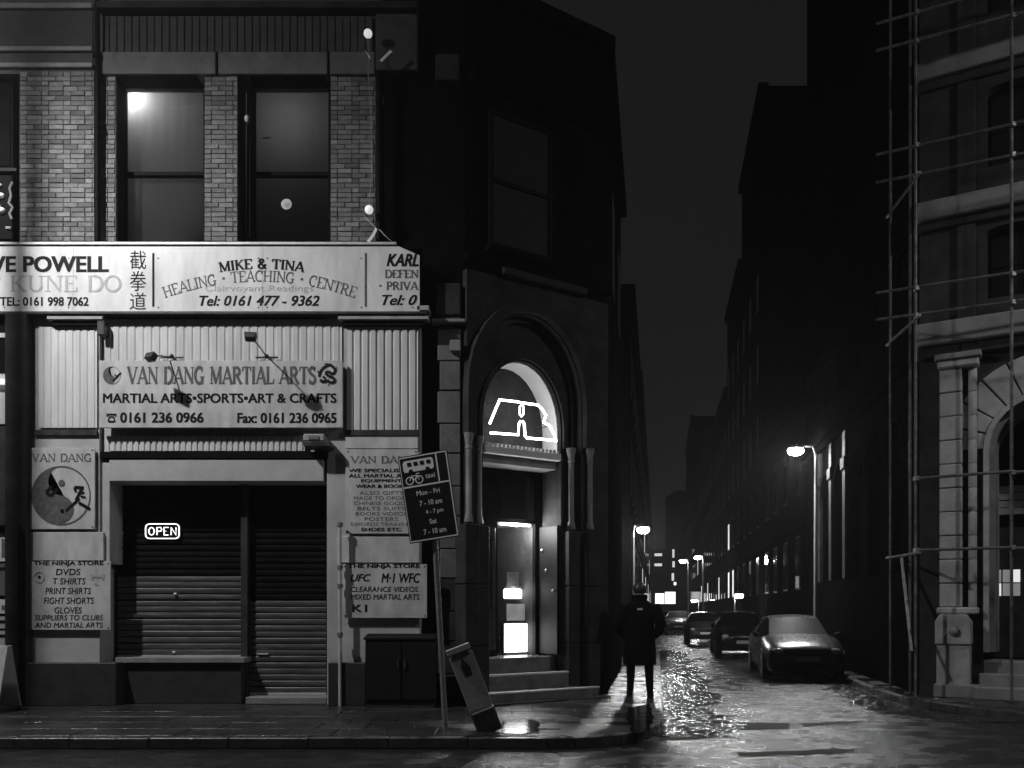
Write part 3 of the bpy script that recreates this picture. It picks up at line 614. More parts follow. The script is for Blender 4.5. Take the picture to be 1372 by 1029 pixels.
# neon OPEN sign on the shutter
on = thing('open_sign', 'small lit neon sign reading OPEN on the left roller shutter', 'neon sign', wp(217, 721, SY - .06))
OY = SY - .06
a, b, z0, z1 = WX(195, OY), WX(240, OY), WZ(721.5, OY), WZ(702, OY); r = .06
rr = [(b - r + r * math.cos(R(t)), z1 - r + r * math.sin(R(t))) for t in (0, 30, 60, 90)] + [(a + r + r * math.cos(R(t)), z1 - r + r * math.sin(R(t))) for t in (90, 120, 150, 180)] + [(a + r + r * math.cos(R(t)), z0 + r + r * math.sin(R(t))) for t in (180, 210, 240, 270)] + [(b - r + r * math.cos(R(t)), z0 + r + r * math.sin(R(t))) for t in (270, 300, 330, 360)]
MB().tube([(x, OY, z) for x, z in rr + rr[:1]], .008, 6).build('border_tube', 'open_neon', on, smooth=True)
ox = lambda u, v: (a + .05 + u * (b - a - .1), OY, z0 + .055 + v * (z1 - z0 - .11))
def glyph(pts): MB().tube([ox(*p) for p in pts], .007, 6).build('letter_tube', 'open_neon', on, smooth=True)
glyph([(.1 + .1 * math.cos(t), .5 + .5 * math.sin(t)) for t in [i * math.pi / 6 for i in range(13)]])
glyph([(.3, 0), (.3, 1), (.44, 1), (.48, .75), (.44, .5), (.3, .5)]); glyph([(.72, 1), (.56, 1), (.56, .5), (.68, .5), (.56, .5), (.56, 0), (.72, 0)]); glyph([(.82, 0), (.82, 1), (1.0, 0), (1.0, 1)])
box('backplate', 'glass_black', on, a - .01, b + .01, OY + .018, OY + .024, z0 - .01, z1 + .01)
# two floodlights on arms above the name board
def floodlight(label, base, tip, yaw):
    b0 = wp(*base, 13.55); b0.y = 13.55; t = thing('floodlight', label, 'floodlight', b0, group='floodlights over the shop name board'); tp = Vector(tip)
    MB().tube([b0, b0 + (tp - b0) * .5 + Vector((0, 0, .02)), tp], .010, 8).build('arm', 'metal_dark', t, smooth=True)
    MB().tube([b0 + Vector((-.17, -.02, -.005)), b0 + Vector((.17, -.02, -.005))], .016, 8).build('mounting_bar', 'metal_dark', t, smooth=True)
    MB().sphere(b0 + Vector((0, -.03, .01)), .035).build('knuckle', 'metal_dark', t, smooth=True)
    rot = Matrix.Translation(tp) @ Euler((R(-28), 0, R(yaw))).to_matrix().to_4x4(); fr = lambda x, y, z: tuple(rot @ Vector((x, y, z)))
    MB().prism([(-.075, -.05), (.075, -.05), (.09, .06), (-.09, .06)], -.04, .06, lambda x, z, y: fr(x, y, z)).build('housing', 'metal_dark', t, .01)
    box('lens', 'lamp_glass', t, -.066, .066, .062, .07, -.04, .045, .003, fr)
    return t
floodlight('dark floodlight reaching out on a straight arm above MARTIAL in the name board', (358, 479), (WX(358, FY) + .0, 12.82, WZ(476, FY) + .02), 8)
floodlight('dark floodlight drooping on a bent arm above VAN DANG in the name board', (231, 479), (WX(226, FY) - .02, 13.05, WZ(487, FY) - .08), -30)
# drainpipes
def pipe(label, px, y0, y1, Y, r, topx=None):
    p = thing('drainpipe', label, 'drainpipe', (WX(px, Y), Y, WZ(y1, Y)))
    MB().tube([wp(topx or px, y0, Y), wp(px, y1, Y)], r, 10).build('pipe', 'frame_black', p, smooth=True)
    for py in [y0 + 40 + i * 95 for i in range(int((y1 - y0 - 40) / 95) + 1)]:
        c = wp(px, py, Y); MB().lathe([(r + .012, c.z - .03), (r + .012, c.z + .03)], c.x, c.y, 10).build('collar', 'frame_black', p, smooth=True)
    return p
pipe('black drainpipe dividing the left brick pier from the shop', 130.5, -60, 323, 13.6, .04)
pipe('black drainpipe at the right edge of the upstairs brickwork', 508, 96, 322, 13.6, .045)
# cable with white globes and tape by the right drainpipe
cb = thing('cable_run', 'thin cable with two white globes and loose pale tape beside right drainpipe', 'cable', wp(496, 325, 13.5))
MB().tube([wp(493, 45, 13.45), wp(494, 70, 13.46), wp(493.5, 100, 13.5), wp(497, 140, 13.55), wp(498, 230, 13.56), wp(494, 281, 13.5)], .006, 6).build('cable', 'pole_grey', cb)
for q in ((493, 45), (494.5, 281)): MB().sphere(wp(*q, 13.45), .066).build('globe', 'globe', cb, smooth=True)
for q in ([(488, 290), (497, 299), (504, 306), (500, 315), (493, 324)], [(508, 307), (516, 316), (524, 323)], [(510, 82), (517, 75), (524, 68)], [(489, 68), (494, 74), (495, 78)]):
    MB().loft([[wp(x - 1.6, y - 1.2, 13.44), wp(x + 1.6, y + 1.2, 13.44), wp(x + 1.6, y + 1.2, 13.452), wp(x - 1.6, y - 1.2, 13.452)] for x, y in q]).build('tape', 'plaster', cb)

# ------------------------------------------------------------------ neighbour on the left edge
nbld = thing('neighbour_building', 'brick building at the left edge of the picture beyond the drainpipe', 'building', (-8, FY, PZ))
m = MB(); xa, xb = WX(-170, FY), XA - .012
zt = WZ(98, FY)
m.box(WX(26, FY), xb, FY + .012, FY + 6, WZ(330, FY), zt); m.box(xa, WX(26, FY) - .001, FY + .35, FY + 6, PZ, zt); m.box(xa, xb, FY + .02, FY + 6, zt + .001, 14)
bw2 = m.build('brick_wall', 'mortar', nbld)
brick_pier(bw2, WX(27, FY), xb - .01, WZ(330, FY), zt, FY)
for y0, y1 in ((92, 86), (70, 64), (13, 6)): box('string_course', 'stone_mid', nbld, xa, xb - .02, FY - .05, FY + .2, WZ(y0, FY), WZ(y1, FY), .01)
for i in range(13): box('brick_course', 'brick_%d' % random.choice((0, 2)), nbld, WX(27, FY), xb - .02, FY + .004, FY + .08, WZ(82, FY) + 1e-3 + i * .0, WZ(82, FY) + .065) if False else None
box('upper_wall', 'frieze', nbld, xa, xb - .03, FY + .0, FY + .2, WZ(63, FY), WZ(14, FY), .004); box('upper_wall', 'frieze', nbld, xa, xb - .03, FY + .0, FY + .2, WZ(85, FY), WZ(71, FY), .004)
w3 = MB().box(WX(-90, 14), WX(22, 14), FY + .2, FY + .34, WZ(325, 14), WZ(105, 14)).build('window', 'frame_black', nbld)
box('pane', 'glass_black', w3, WX(-80, 13.88), WX(14, 13.88), 13.88, 13.895, WZ(322, 13.88), WZ(232, 13.88)); box('pane', 'glass_black', w3, WX(-80, 13.88), WX(14, 13.88), 13.88, 13.895, WZ(222, 13.88), WZ(112, 13.88))
box('glazing_bar', 'stone_dark', w3, WX(-88, 13.8), WX(22, 13.8), 13.8, 13.89, WZ(229, 13.8), WZ(225, 13.8))
box('pier', 'stone_dark', nbld, WX(20, FY), WX(49, FY), 13.42, FY + .4, PZ, WZ(420, 13.42), .01)
box('shop_front_frame', 'metal_dark', nbld, xa, WX(19, FY), 13.5, 14, WZ(706, FY), WZ(575, FY), .01); box('stall_riser', 'stone_dark', nbld, xa, WX(19, FY), 13.55, 14.05, PZ, WZ(880, FY), .01)
box('upper_panel', 'frame_black', nbld, xa, WX(19, FY), 13.55, 14.05, WZ(574, FY), WZ(423, FY))
fp = box('fanlight', 'sign_board', nbld, WX(-60, 13.53), WX(10, 13.53), 13.53, 13.549, WZ(568, 13.53), WZ(446, 13.53)); box('pane', 'glass_black', fp, WX(-60, 13.52), WX(7, 13.52), 13.52, 13.528, WZ(500, 13.52), WZ(452, 13.52))
tb = thing('strip_light', 'bright strip light over the neighbouring shop window at left edge', 'light', wp(0, 510, 13.45)); c = wp(10, 511, 13.47); box('tube', 'dim_tube', tb, WX(-60, 13.47), c.x, 13.44, 13.5, c.z - .05, c.z + .03, .01); box('mount', 'metal_dark', tb, WX(-60, 13.47), c.x, 13.5, 13.518, c.z - .04, c.z + .02)
pw = box('display_window', 'frame_black', nbld, xa, WX(20, 13.6), 13.62, 13.7, WZ(880, 13.6), WZ(707, 13.6))
for k, (y0, y1, mm) in enumerate(((714, 752, 'sign_board'), (755, 798, 'ink_grey'), (803, 822, 'sign_board'), (826, 842, 'ink_pale'), (845, 874, 'ink_pale'))):
    p = tag(box('poster', mm, None, WX(-50, 13.6), WX(16 - (k % 2), 13.6), 13.606, 13.615, WZ(y1, 13.6), WZ(y0, 13.6)), ('white poster at top of the left edge shop window', 'grey poster second from top in the left edge shop window', 'narrow white poster halfway down the left edge shop window', 'narrow grey poster in the lower left edge shop window', 'lowest poster in the left edge shop window')[k], 'poster')
    if mm == 'sign_board': MB().box(WX(2, 13.6), WX(9, 13.6), 13.600, 13.605, WZ(y1 - 5, 13.6), WZ(y0 + 8, 13.6)).build('picture', 'ink_grey', p)
    else: MB().box(WX(-6, 13.6), WX(10, 13.6), 13.600, 13.605, WZ(y0 + 9, 13.6), WZ(y0 + 5, 13.6)).build('picture', 'ink', p)
pipe('slim pale edged drainpipe low on the left pier beside the posters', 27, 705, 938, 13.36, .03)
ab = thing('pavement_board', 'white pavement board cut off by the left edge of the picture', 'sandwich board', (WX(-18, 12.6), 12.6, PZ))
for s in (-1, 1):
    f2 = lambda u, w, z, s=s: (WX(-18, 12.6) + u, 12.6 + s * (.02 + w + (.98 - z) * .28), PZ + z)
    MB().box(-.33, .33, 0, .025, .06, .95, f2).build('panel', 'ink_pale', ab, .004)
    for e in (-.3, .3): MB().box(e - .02, e + .02, -.002, .027, 0, .06, f2).build('foot', 'metal_dark', ab)
f2 = lambda u, h, z: (WX(-18, 12.6) + u, 12.6 - (.02 + .028 + h + (.98 - z) * .28), PZ + z)
MB().add([f2(.05, 0, .2), f2(.29, 0, .2), f2(.29, 0, .34), f2(.05, 0, .34)], [(0, 1, 2, 3)]).build('picture', 'ink', ab, fix=False); MB().add([f2(-.2, 0, .5), f2(.25, 0, .5), f2(.25, 0, .75), f2(-.2, 0, .75)], [(0, 1, 2, 3)]).build('picture', 'ink_grey', ab, fix=False)
lb = thing('wall_sign', 'ornate dark bracket sign with bright shapes in the left edge upstairs window', 'sign', wp(2, 318, 13.6))
box('panel', 'frame_black', lb, WX(-70, 13.7), WX(19, 13.7), 13.66, 13.72, WZ(322, 13.7), WZ(236, 13.7), .01)
for q, r_ in (((0, 248), .03), ((2, 262), .05), ((-3, 276), .045), ((2, 282), .06), ((-6, 265), .07)): MB().sphere(wp(*q, 13.64), r_, sz=.8).build('bright_shape', 'plaster', lb, smooth=True)
MB().tube([wp(17, 244, 13.64), wp(13, 252, 13.64), wp(15, 262, 13.64), wp(12, 272, 13.64), wp(17, 278, 13.64), wp(13, 286, 13.64), wp(16, 294, 13.64)], .02, 6).build('scroll', 'stone_mid', lb, smooth=True)
MB().tube([wp(8, 305, 13.64), wp(15, 305.5, 13.64)], .02, 6).build('scroll', 'stone_pale', lb, smooth=True)

# ------------------------------------------------------------------ corner building with the arched doorway
cor = thing('corner_building', 'soot black corner building with arched doorway and steps', 'building', (-.7, FY + .2, PZ))
CF = frame((-.70, FY), (2.36, 1.6)); CL = 2.851
LF = frame((1.66, 15.3), (SL, 1))                        # its flank along the side street
def arch(uc, half, zs, rise, zb, n=16):                   # open outline, left foot up and over to right foot
    return [(uc - half, zb)] + [(uc - half * math.cos(math.pi * i / n), zs + rise * math.sin(math.pi * i / n)) for i in range(n + 1)] + [(uc + half, zb)]
def arched_wall(fr, u0, u1, z0, z1, ops, w0, w1):
    """wall slab with arched openings (uc, half, zbase, zspring, rise)"""
    m = MB(); x = u0
    for uc, half, zb, zsp, rise in sorted(ops):
        m.box(x, uc - half, w0, w1, z0, z1, fr); n = 16
        if zb > z0 + .01: m.box(uc - half, uc + half, w0, w1, z0, zb, fr)
        us = [uc - half * math.cos(math.pi * i / n) for i in range(n + 1)]; zz = [zsp + rise * math.sin(math.pi * i / n) for i in range(n + 1)]
        for i in range(n):
            p = [fr(us[i], w, z) for w in (w0, w1) for z in (zz[i], z1)] + [fr(us[i + 1], w, z) for w in (w0, w1) for z in (zz[i + 1], z1)]
            m.add(p, [(0, 1, 5, 4), (2, 6, 7, 3), (0, 4, 6, 2), (1, 3, 7, 5)])
        x = uc + half
    m.box(x, u1, w0, w1, z0, z1, fr); return m
def band(fr, pts, a, b, w0, w1, i0=0, i1=None):
    """moulding that follows an outline: a..b across, w0..w1 deep"""
    m = MB(); rings = []
    pts = [Vector(p) for p in pts]; N = len(pts); i1 = N if i1 is None else i1
    for i in range(i0, i1):
        d = (pts[min(i + 1, N - 1)] - pts[max(i - 1, 0)]).normalized(); nn = Vector((-d.y, d.x))
        A, B = pts[i] + nn * a, pts[i] + nn * b
        rings.append([fr(A.x, w0, A.y), fr(B.x, w0, B.y), fr(B.x, w1, B.y), fr(A.x, w1, A.y)])
    return m.loft(rings)
OA = (1.2, 1.06, PZ, 5.0, 1.35); OB = (1.2, .78, PZ, 4.62, 1.03)
arched_wall(CF, 0, CL, PZ, 6.85, [OA], 0, .2).build('wall', 'stone_dark', cor, fix=True)
arched_wall(CF, .05, CL - .1, PZ, 6.8, [OB], .201, .30).build('wall', 'stone_dark', cor)
arch_b = arch(OB[0], OB[1], OB[3], OB[4], 4.21)
for a_, b_ in ((.30, .415), (1.985, 2.1)): MB().box(a_, b_, .31, .74, .8, 4.2, CF).build('door_reveal', 'stone_dark', cor)
band(CF, arch_b, -.005, .12, .31, .74).build('arch_reveal', 'plaster', cor, smooth=True)
band(CF, arch(OA[0], OA[1] + .02, OA[3], OA[4] + .02, 4.3), 0, .16, -.12, .05).build('hood_mould', 'stone_dark', cor, smooth=True)
band(CF, arch(OA[0], OA[1] - .1, OA[3], OA[4] - .1, 4.3), 0, .08, .12, .2).build('inner_mould', 'stone_dark', cor, smooth=True)
band(CF, arch(OB[0], OB[1] + .03, OB[3], OB[4] + .03, 4.3), 0, .07, .15, .2).build('inner_mould', 'stone_dark', cor, smooth=True)
# flat front part beside the shop, flank and upper storeys
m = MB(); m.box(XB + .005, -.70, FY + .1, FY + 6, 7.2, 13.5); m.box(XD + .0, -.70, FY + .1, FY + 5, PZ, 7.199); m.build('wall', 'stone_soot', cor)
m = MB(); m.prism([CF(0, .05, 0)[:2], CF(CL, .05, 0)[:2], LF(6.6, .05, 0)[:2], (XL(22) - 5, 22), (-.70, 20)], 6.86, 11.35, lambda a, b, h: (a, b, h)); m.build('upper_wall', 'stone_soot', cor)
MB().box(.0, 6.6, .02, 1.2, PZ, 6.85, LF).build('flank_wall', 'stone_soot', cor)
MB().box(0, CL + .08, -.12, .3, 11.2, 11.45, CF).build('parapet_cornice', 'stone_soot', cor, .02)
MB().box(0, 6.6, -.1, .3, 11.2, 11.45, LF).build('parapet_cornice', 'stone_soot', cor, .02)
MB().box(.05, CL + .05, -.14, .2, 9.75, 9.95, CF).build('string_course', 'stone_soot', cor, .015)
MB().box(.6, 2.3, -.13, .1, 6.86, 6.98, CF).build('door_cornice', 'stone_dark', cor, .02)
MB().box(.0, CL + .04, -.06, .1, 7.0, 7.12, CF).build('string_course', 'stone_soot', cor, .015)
for s in range(2): MB().box(1.2 + s * 2.6, 2.2 + s * 2.6, -.01, .1, 7.6, 9.4, LF).build('window', 'glass_black', cor)
c0 = wp(583, 105, 13.6); c1 = wp(615, 70, 13.6); box('capital', 'stone_dark', cor, c0.x, c1.x, 13.62, 13.95, c0.z, c1.z, .02)
c0 = wp(583, 420, 13.6); c1 = wp(617, 376, 13.6); box('capital', 'stone_dark', cor, c0.x, c1.x, 13.68, 13.95, c0.z, c1.z, .02)
box('string_course', 'stone_mid', cor, WX(578, 13.6), -.72, 13.62, 13.95, WZ(431, 13.6), WZ(426, 13.6), .01)
z = PZ; k = 0
while z < 6.2:
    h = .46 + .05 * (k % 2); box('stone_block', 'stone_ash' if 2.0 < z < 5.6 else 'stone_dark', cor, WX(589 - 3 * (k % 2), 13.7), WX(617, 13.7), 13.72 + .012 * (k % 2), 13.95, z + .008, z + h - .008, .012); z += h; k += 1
box('bracket', 'stone_mid', cor, WX(603, 13.6), WX(617, 13.6), 13.6, 13.72, WZ(470, 13.6), WZ(455, 13.6), .01)
# upstairs window
u0, zt_ = inv(CF, 660, 165, .0); u1, _ = inv(CF, 735, 165, 0); uw = MB()
uw.box(u0 - .06, u0, -.03, .06, 7.3, 9.45, CF); uw.box(u1, u1 + .06, -.03, .06, 7.3, 9.45, CF); uw.box(u0, u1, -.03, .06, 9.38, 9.45, CF); uw.box(u0, u1, -.03, .06, 8.32, 8.39, CF); uw.box(u0, u1, -.03, .06, 7.3, 7.37, CF)
uw = uw.build('window', 'frame_black', cor)
mat('pane_sheen', .014, .022, rough=.7, spec=.2)  # matt grey standing in for the dim reflection in these panes
MB().box(u0, u1, .0, .04, 8.39, 9.38, CF).build('pane', 'pane_sheen', uw); MB().box(u0, u1, .01, .04, 7.37, 8.32, CF).build('pane', 'pane_sheen', uw)
MB().box(u0 - .12, u1 + .12, -.12, .05, 7.2, 7.299, CF).build('window_sill', 'stone_soot', cor, .01)
# colonnettes beside the door
for u, w, rr_ in ((2.12, .1, .05), (2.4, -.06, .045), (.28, .1, .05), (.0, -.06, .045)):
    p = CF(u, w, 0); MB().lathe([(rr_ * 1.5, 2.93), (rr_ * 1.5, 2.99), (rr_ * 1.25, 3.0), (rr_ * 1.3, 3.04), (rr_, 3.06), (rr_ * .98, 4.05), (rr_ * 1.2, 4.06), (rr_ * 1.2, 4.09), (rr_, 4.1), (rr_ * 1.15, 4.16), (rr_ * 1.55, 4.24), (rr_ * 1.6, 4.25), (rr_ * 1.6, 4.3)], p[0], p[1], 14).build('colonnette', 'stone_mid', cor, smooth=True)
    z = PZ
    for k, h in enumerate((.9, .95, .93)): MB().box(u - .13, u + .13, w - .12, w + .2, z + .006, z + h - .006, CF).build('pedestal_block', 'stone_dark', cor, .012); z += h
# transom shelf with dentils, tympanum, doors, steps
MB().box(.44, 1.96, .16, .74, 4.08, 4.2, CF).build('shelf', 'plaster', cor, .01); MB().box(.44, 1.96, .3, .74, 3.95, 4.078, CF).build('shelf', 'stone_mid', cor)
for i in range(19): MB().box(.47 + i * .078, .515 + i * .078, .17, .26, 4.203, 4.25, CF).build('dentil', 'plaster', cor)
MB().prism(arch(1.2, .775, 4.62, 1.02, 4.21), .72, .76, lambda a, b, h: CF(a, h, b)).build('tympanum', 'stone_dark', cor)
DW = .75; dm = MB()
for a, b in ((.43, 1.06), (1.84, 1.97)): dm.box(a, b, DW, DW + .08, .8, 3.94, CF)
dm.box(1.06, 1.84, DW, DW + .08, 3.06, 3.94, CF); dm.build('door_frame', 'frame_black', cor)
dl = MB().box(.5, 1.0, DW - .03, DW - .002, .9, 2.95, CF).build('door_leaf', 'metal_dark', cor, .006); MB().box(.58, .92, DW - .045, DW - .031, 1.6, 2.8, CF).build('pane', 'glass_black', dl)
tr = MB().box(1.1, 1.8, DW - .02, DW - .002, 3.12, 3.85, CF).build('fanlight', 'glass_black', cor)
dr = MB().box(1.90, 1.955, .2, DW - .04, .82, 3.0, CF).build('door_leaf', 'cabinet', cor, .005)
for w, z in ((.3, 1.9), (.62, 2.6), (.5, 2.25)): MB().sphere(CF(1.89, w, z), .025).build('handle', 'metal_pale', dr, smooth=True)
cm = MB(); cm.box(1.06, 1.84, 3.4, 3.5, .8, 3.06, CF); cm.box(.98, 1.06, DW + .081, 3.4, .8, 3.06, CF); cm.box(1.84, 1.92, DW + .081, 3.4, .8, 3.06, CF); cm.build('passage_wall', 'stone_dark', cor)
MB().box(1.0, 1.9, DW + .085, 3.4, 3.062, 3.12, CF).build('passage_ceiling', 'interior_dim', cor); MB().box(.44, 1.96, .32, 3.4, .5, .79, CF).build('threshold', 'step_stone', cor, .01)
for a, b, w0, w1, z1 in ((.3, 2.02, .0, .32, .545), (.2, 2.35, -.36, .0, .30)): MB().box(a, b, w0, w1 - .002, PZ, z1, CF).build('step', 'step_stone', cor, .015); MB().box(a - .01, b + .01, w0 - .012, w0 + .1, z1 - .03, z1 + .006, CF).build('step_nosing', 'sign_board', cor, .008)
MB().box(.12, 2.5, -.5, -.365, PZ, .15, CF).build('step', 'stone_dark', cor, .01)
# things glowing in the passage
ua, za = inv(CF, 677, 836, 1.0); ub, zb = inv(CF, 711, 873, 1.0)
lbx = thing('light_box', 'glowing white light box standing low inside the arched doorway', 'light box', CF((ua + ub) / 2, 1.0, .79)); MB().box(ua, ub, 1.0, 1.02, max(zb, .84), za, CF).build('face', 'lightbox', lbx); MB().box(ua - .02, ub + .02, 1.022, 1.12, .79, za + .02, CF).build('case', 'metal_dark', lbx)
ua, za = inv(CF, 679, 809, 1.06); ub, zb = inv(CF, 711, 834, 1.06); tag(MB().box(ua, ub, 1.06, 1.08, zb + .03, za, CF).build('notice', 'sign_board'), 'dim grey notice above the light box inside the arched doorway', 'notice')
ua, za = inv(CF, 678, 789, 1.1); ub, zb = inv(CF, 699, 802, 1.1)
wlmp = thing('wall_lamp', 'bright wall lamp glowing inside the arched doorway above the notice', 'wall lamp', CF((ua + ub) / 2, 1.1, zb)); MB().box(ua, ub, 1.08, 1.2, zb, za, CF).build('shade', 'wall_lamp', wlmp, .02); MB().box(ua - .02, ub + .02, 1.1, 1.22, za + .01, za + .05, CF).build('cap', 'metal_dark', wlmp); MB().box(ua + .05, ub - .02, 1.15, 1.18, za + .05, za + .3, CF).build('stem', 'metal_dark', wlmp)
wl_ = bpy.data.lights.new('wall_lamp_light', 'POINT'); wl_.energy = 2.5; wl_.shadow_soft_size = .06; wo_ = bpy.data.objects.new('wall_lamp_light', wl_); C.objects.link(wo_); wo_.location = CF((ua + ub) / 2 + .05, .98, (za + zb) / 2 + .1); wo_.parent = wlmp; wo_.matrix_parent_inverse = wlmp.matrix_basis.inverted()
ua, za = inv(CF, 672, 701, .8); ub, zb = inv(CF, 712, 706, .8)
tl = thing('tube_light', 'short fluorescent tube glowing under the head of the arched doorway', 'light', CF((ua + ub) / 2, .8, za)); MB().tube([CF(ua, .84, za), CF(ub, .84, za)], .03, 8).build('tube', 'tube_lamp', tl, smooth=True)
tl_ = bpy.data.lights.new('tube_light', 'POINT'); tl_.energy = 110; tl_.shadow_soft_size = .08; to_ = bpy.data.objects.new('tube_light', tl_); C.objects.link(to_); to_.location = CF((ua + ub) / 2, .79, za - .05); to_.parent = tl; to_.matrix_parent_inverse = tl.matrix_basis.inverted()
# neon sign of linked letters
NW = .22
ns = thing('neon_sign', 'glowing white neon sign of angular joined letters in the arch', 'neon sign', CF(1.2, NW, 4.26))
def nz(p): u, z = inv(CF, 520 + p[0] / 3.026, 340 + p[1] / 3.026, NW); return CF(u, NW, z + .0)
for pts in ([(412, 688), (452, 592), (522, 600), (540, 604), (608, 613), (625, 630), (640, 655), (630, 683), (655, 697), (668, 722), (682, 757), (563, 747), (555, 738), (552, 690), (546, 680), (536, 680), (530, 690), (528, 734), (415, 726)], [(534, 620), (541, 612), (548, 620), (548, 652), (541, 660), (534, 652), (534, 620)]):
    MB().tube([nz(p) for p in pts], .018 if len(pts) > 8 else .011, 8).build('neon_tube', 'neon', ns, smooth=True)
for p in ((452, 592), (608, 613), (560, 747), (420, 726), (655, 697)):
    q = Vector(nz(p)); MB().tube([q, q + Vector(CF(0, .36, 0)) - Vector(CF(0, 0, 0))], .008, 6).build('support', 'metal_dark', ns)

# ------------------------------------------------------------------ right corner building
RF = frame((7.03, 15.3), (.858, -.512)); SF0 = frame((7.03, 15.3), (SL, 1))
SF = lambda u, w, z: SF0(u, -w, z)                        # side street flank, inwards is to the right
rbld = thing('stone_building', 'tall stone corner building behind scaffolding at the right', 'building', (8, 16, PZ))
RO = (1.95, .97, PZ, 4.25, .9)
ztop = 26
arched_wall(RF, 0, 7, PZ, 5.95, [RO], 0, .35).build('wall', 'stone_dark', rbld)
wops = [(1.75, .42, 6.9, 7.75, .12), (3.4, .42, 6.9, 7.75, .12), (1.75, .42, 9.0, 10.1, .12), (3.4, .42, 9.0, 10.1, .12)]
for lo, hi, zz in ((5.95, 8.3, (6.75, 7.85)), (8.3, 10.8, (8.95, 10.2)), (10.8, 13.4, (11.5, 12.8))):
    ops = [(u, .42, zz[0], zz[1], .1) for u in (1.45, 3.0, 4.6)]
    arched_wall(RF, 0, 7, lo + .001, hi, ops, .0, .3).build('wall', 'stone_dark', rbld)
    for u, *_ in ops:
        wn_ = MB().box(u - .42, u + .42, .24, .28, zz[0], zz[1] + .1, RF).build('window', 'frame_black', rbld)
        for a, b in ((zz[0] + .04, (zz[0] + zz[1]) / 2 - .02), ((zz[0] + zz[1]) / 2 + .02, zz[1])): MB().box(u - .37, u + .37, .22, .238, a, b, RF).build('pane', 'glass_black', wn_)
for z0, z1, pr, mm in ((6.05, 6.42, .28, 'stone_mid'), (5.86, 6.04, .16, 'stone_dark'), (8.2, 8.52, .2, 'stone_mid'), (8.05, 8.19, .1, 'stone_dark'), (10.6, 10.9, .2, 'stone_mid'), (10.45, 10.59, .1, 'stone_dark'), (12.9, 13.3, .25, 'stone_dark')):
    MB().box(-.02, 7, -pr, .1, z0, z1, RF).build('cornice', mm, rbld, .02)
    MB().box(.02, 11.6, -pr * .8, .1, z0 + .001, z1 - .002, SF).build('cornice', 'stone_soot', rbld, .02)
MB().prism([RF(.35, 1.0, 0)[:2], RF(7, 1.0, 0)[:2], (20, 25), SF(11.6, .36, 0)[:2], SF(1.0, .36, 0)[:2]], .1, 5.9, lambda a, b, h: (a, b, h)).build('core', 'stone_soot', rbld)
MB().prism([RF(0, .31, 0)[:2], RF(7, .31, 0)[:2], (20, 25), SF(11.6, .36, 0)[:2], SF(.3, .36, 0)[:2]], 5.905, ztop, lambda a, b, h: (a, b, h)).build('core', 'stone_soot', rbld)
for u in (.72, 2.3): 
    for lo, hi in ((6.43, 8.04), (8.53, 10.44), (10.91, 12.89)): MB().box(u - .14, u + .14, -.07, .05, lo, hi, RF).build('pilaster', 'stone_dark', rbld, .015)
# arched side windows along the flank
sops = [(u, .52, 2.3, 4.6, .55) for u in (1.6, 3.3, 5.0, 6.7, 8.4, 10.1)]
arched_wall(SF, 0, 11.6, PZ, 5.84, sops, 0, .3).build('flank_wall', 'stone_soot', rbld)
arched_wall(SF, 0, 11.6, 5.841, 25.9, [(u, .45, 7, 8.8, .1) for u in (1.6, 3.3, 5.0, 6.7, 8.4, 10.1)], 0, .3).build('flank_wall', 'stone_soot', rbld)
for u, h, zb_, zs_, r_ in sops:
    wn_ = MB().box(u - .52, u + .52, .25, .29, zb_, zs_ + r_, SF).build('window', 'frame_black', rbld); MB().box(u - .45, u + .45, .235, .248, zb_ + .05, 4.5, SF).build('pane', 'glass_black', wn_)
    band(SF, arch(u, .53, zs_, r_, zs_), 0, .12, -.06, .05).build('hood_mould', 'stone_soot', rbld)
for u_ in (5.85, 7.55, 9.25): MB().box(u_ - .17, u_ + .17, -.09, .05, 2.3, 5.84, SF).build('pilaster', 'stone_dark', rbld, .02); MB().box(u_ - .22, u_ + .22, -.13, .05, 4.9, 5.2, SF).build('capital', 'stone_dark', rbld, .02)  # added paler strips, the wall lit beside the street lamp put into colour
# column of drums with its pedestal
p = RF(.5, -.1, 0); p2 = RF(.82, -.06, 0); z = 1.62; k = 0
while z < 5.35:
    h = .40; MB().box(.5 - .17, .5 + .17, -.2 - .008 * (k % 2), .05, z + .006, z + h - .006, RF).build('pier_stone', 'stone_pale', rbld, .014)
    MB().lathe([(.062, z + .004), (.066, z + .012), (.066, z + h - .012), (.062, z + h - .004)], p2[0], p2[1], 14).build('shaft_stone', 'stone_pale', rbld, smooth=True)
    z += h; k += 1
MB().box(.5 - .2, .92, -.26, .05, z, z + .14, RF).build('capital', 'stone_pale', rbld, .03); MB().box(.5 - .24, .96, -.3, .05, z + .142, z + .24, RF).build('capital', 'stone_mid', rbld, .015)
MB().box(.5 - .21, .92, -.27, .05, 1.505, 1.618, RF).build('pier_base', 'stone_pale', rbld, .025)
MB().prism([(.55 - .27, 1.0), (.55 + .27, 1.0), (.55 + .27, 1.38), (.55 + .2, 1.5), (.55 - .2, 1.5), (.55 - .27, 1.38)], -.42, .05, lambda a, b, h: RF(a, h, b)).build('pedestal', 'stone_pale', rbld, .015)
MB().box(.3, .8, -.38, .05, PZ, .995, RF).build('pedestal', 'stone_pale', rbld, .015); MB().sphere(RF(.57, -.43, 1.22), .08).build('boss', 'stone_mid', rbld, smooth=True); MB().box(.26, .95, -.44, .05, PZ - .005, .34, RF).build('plinth', 'stone_mid', rbld, .02)
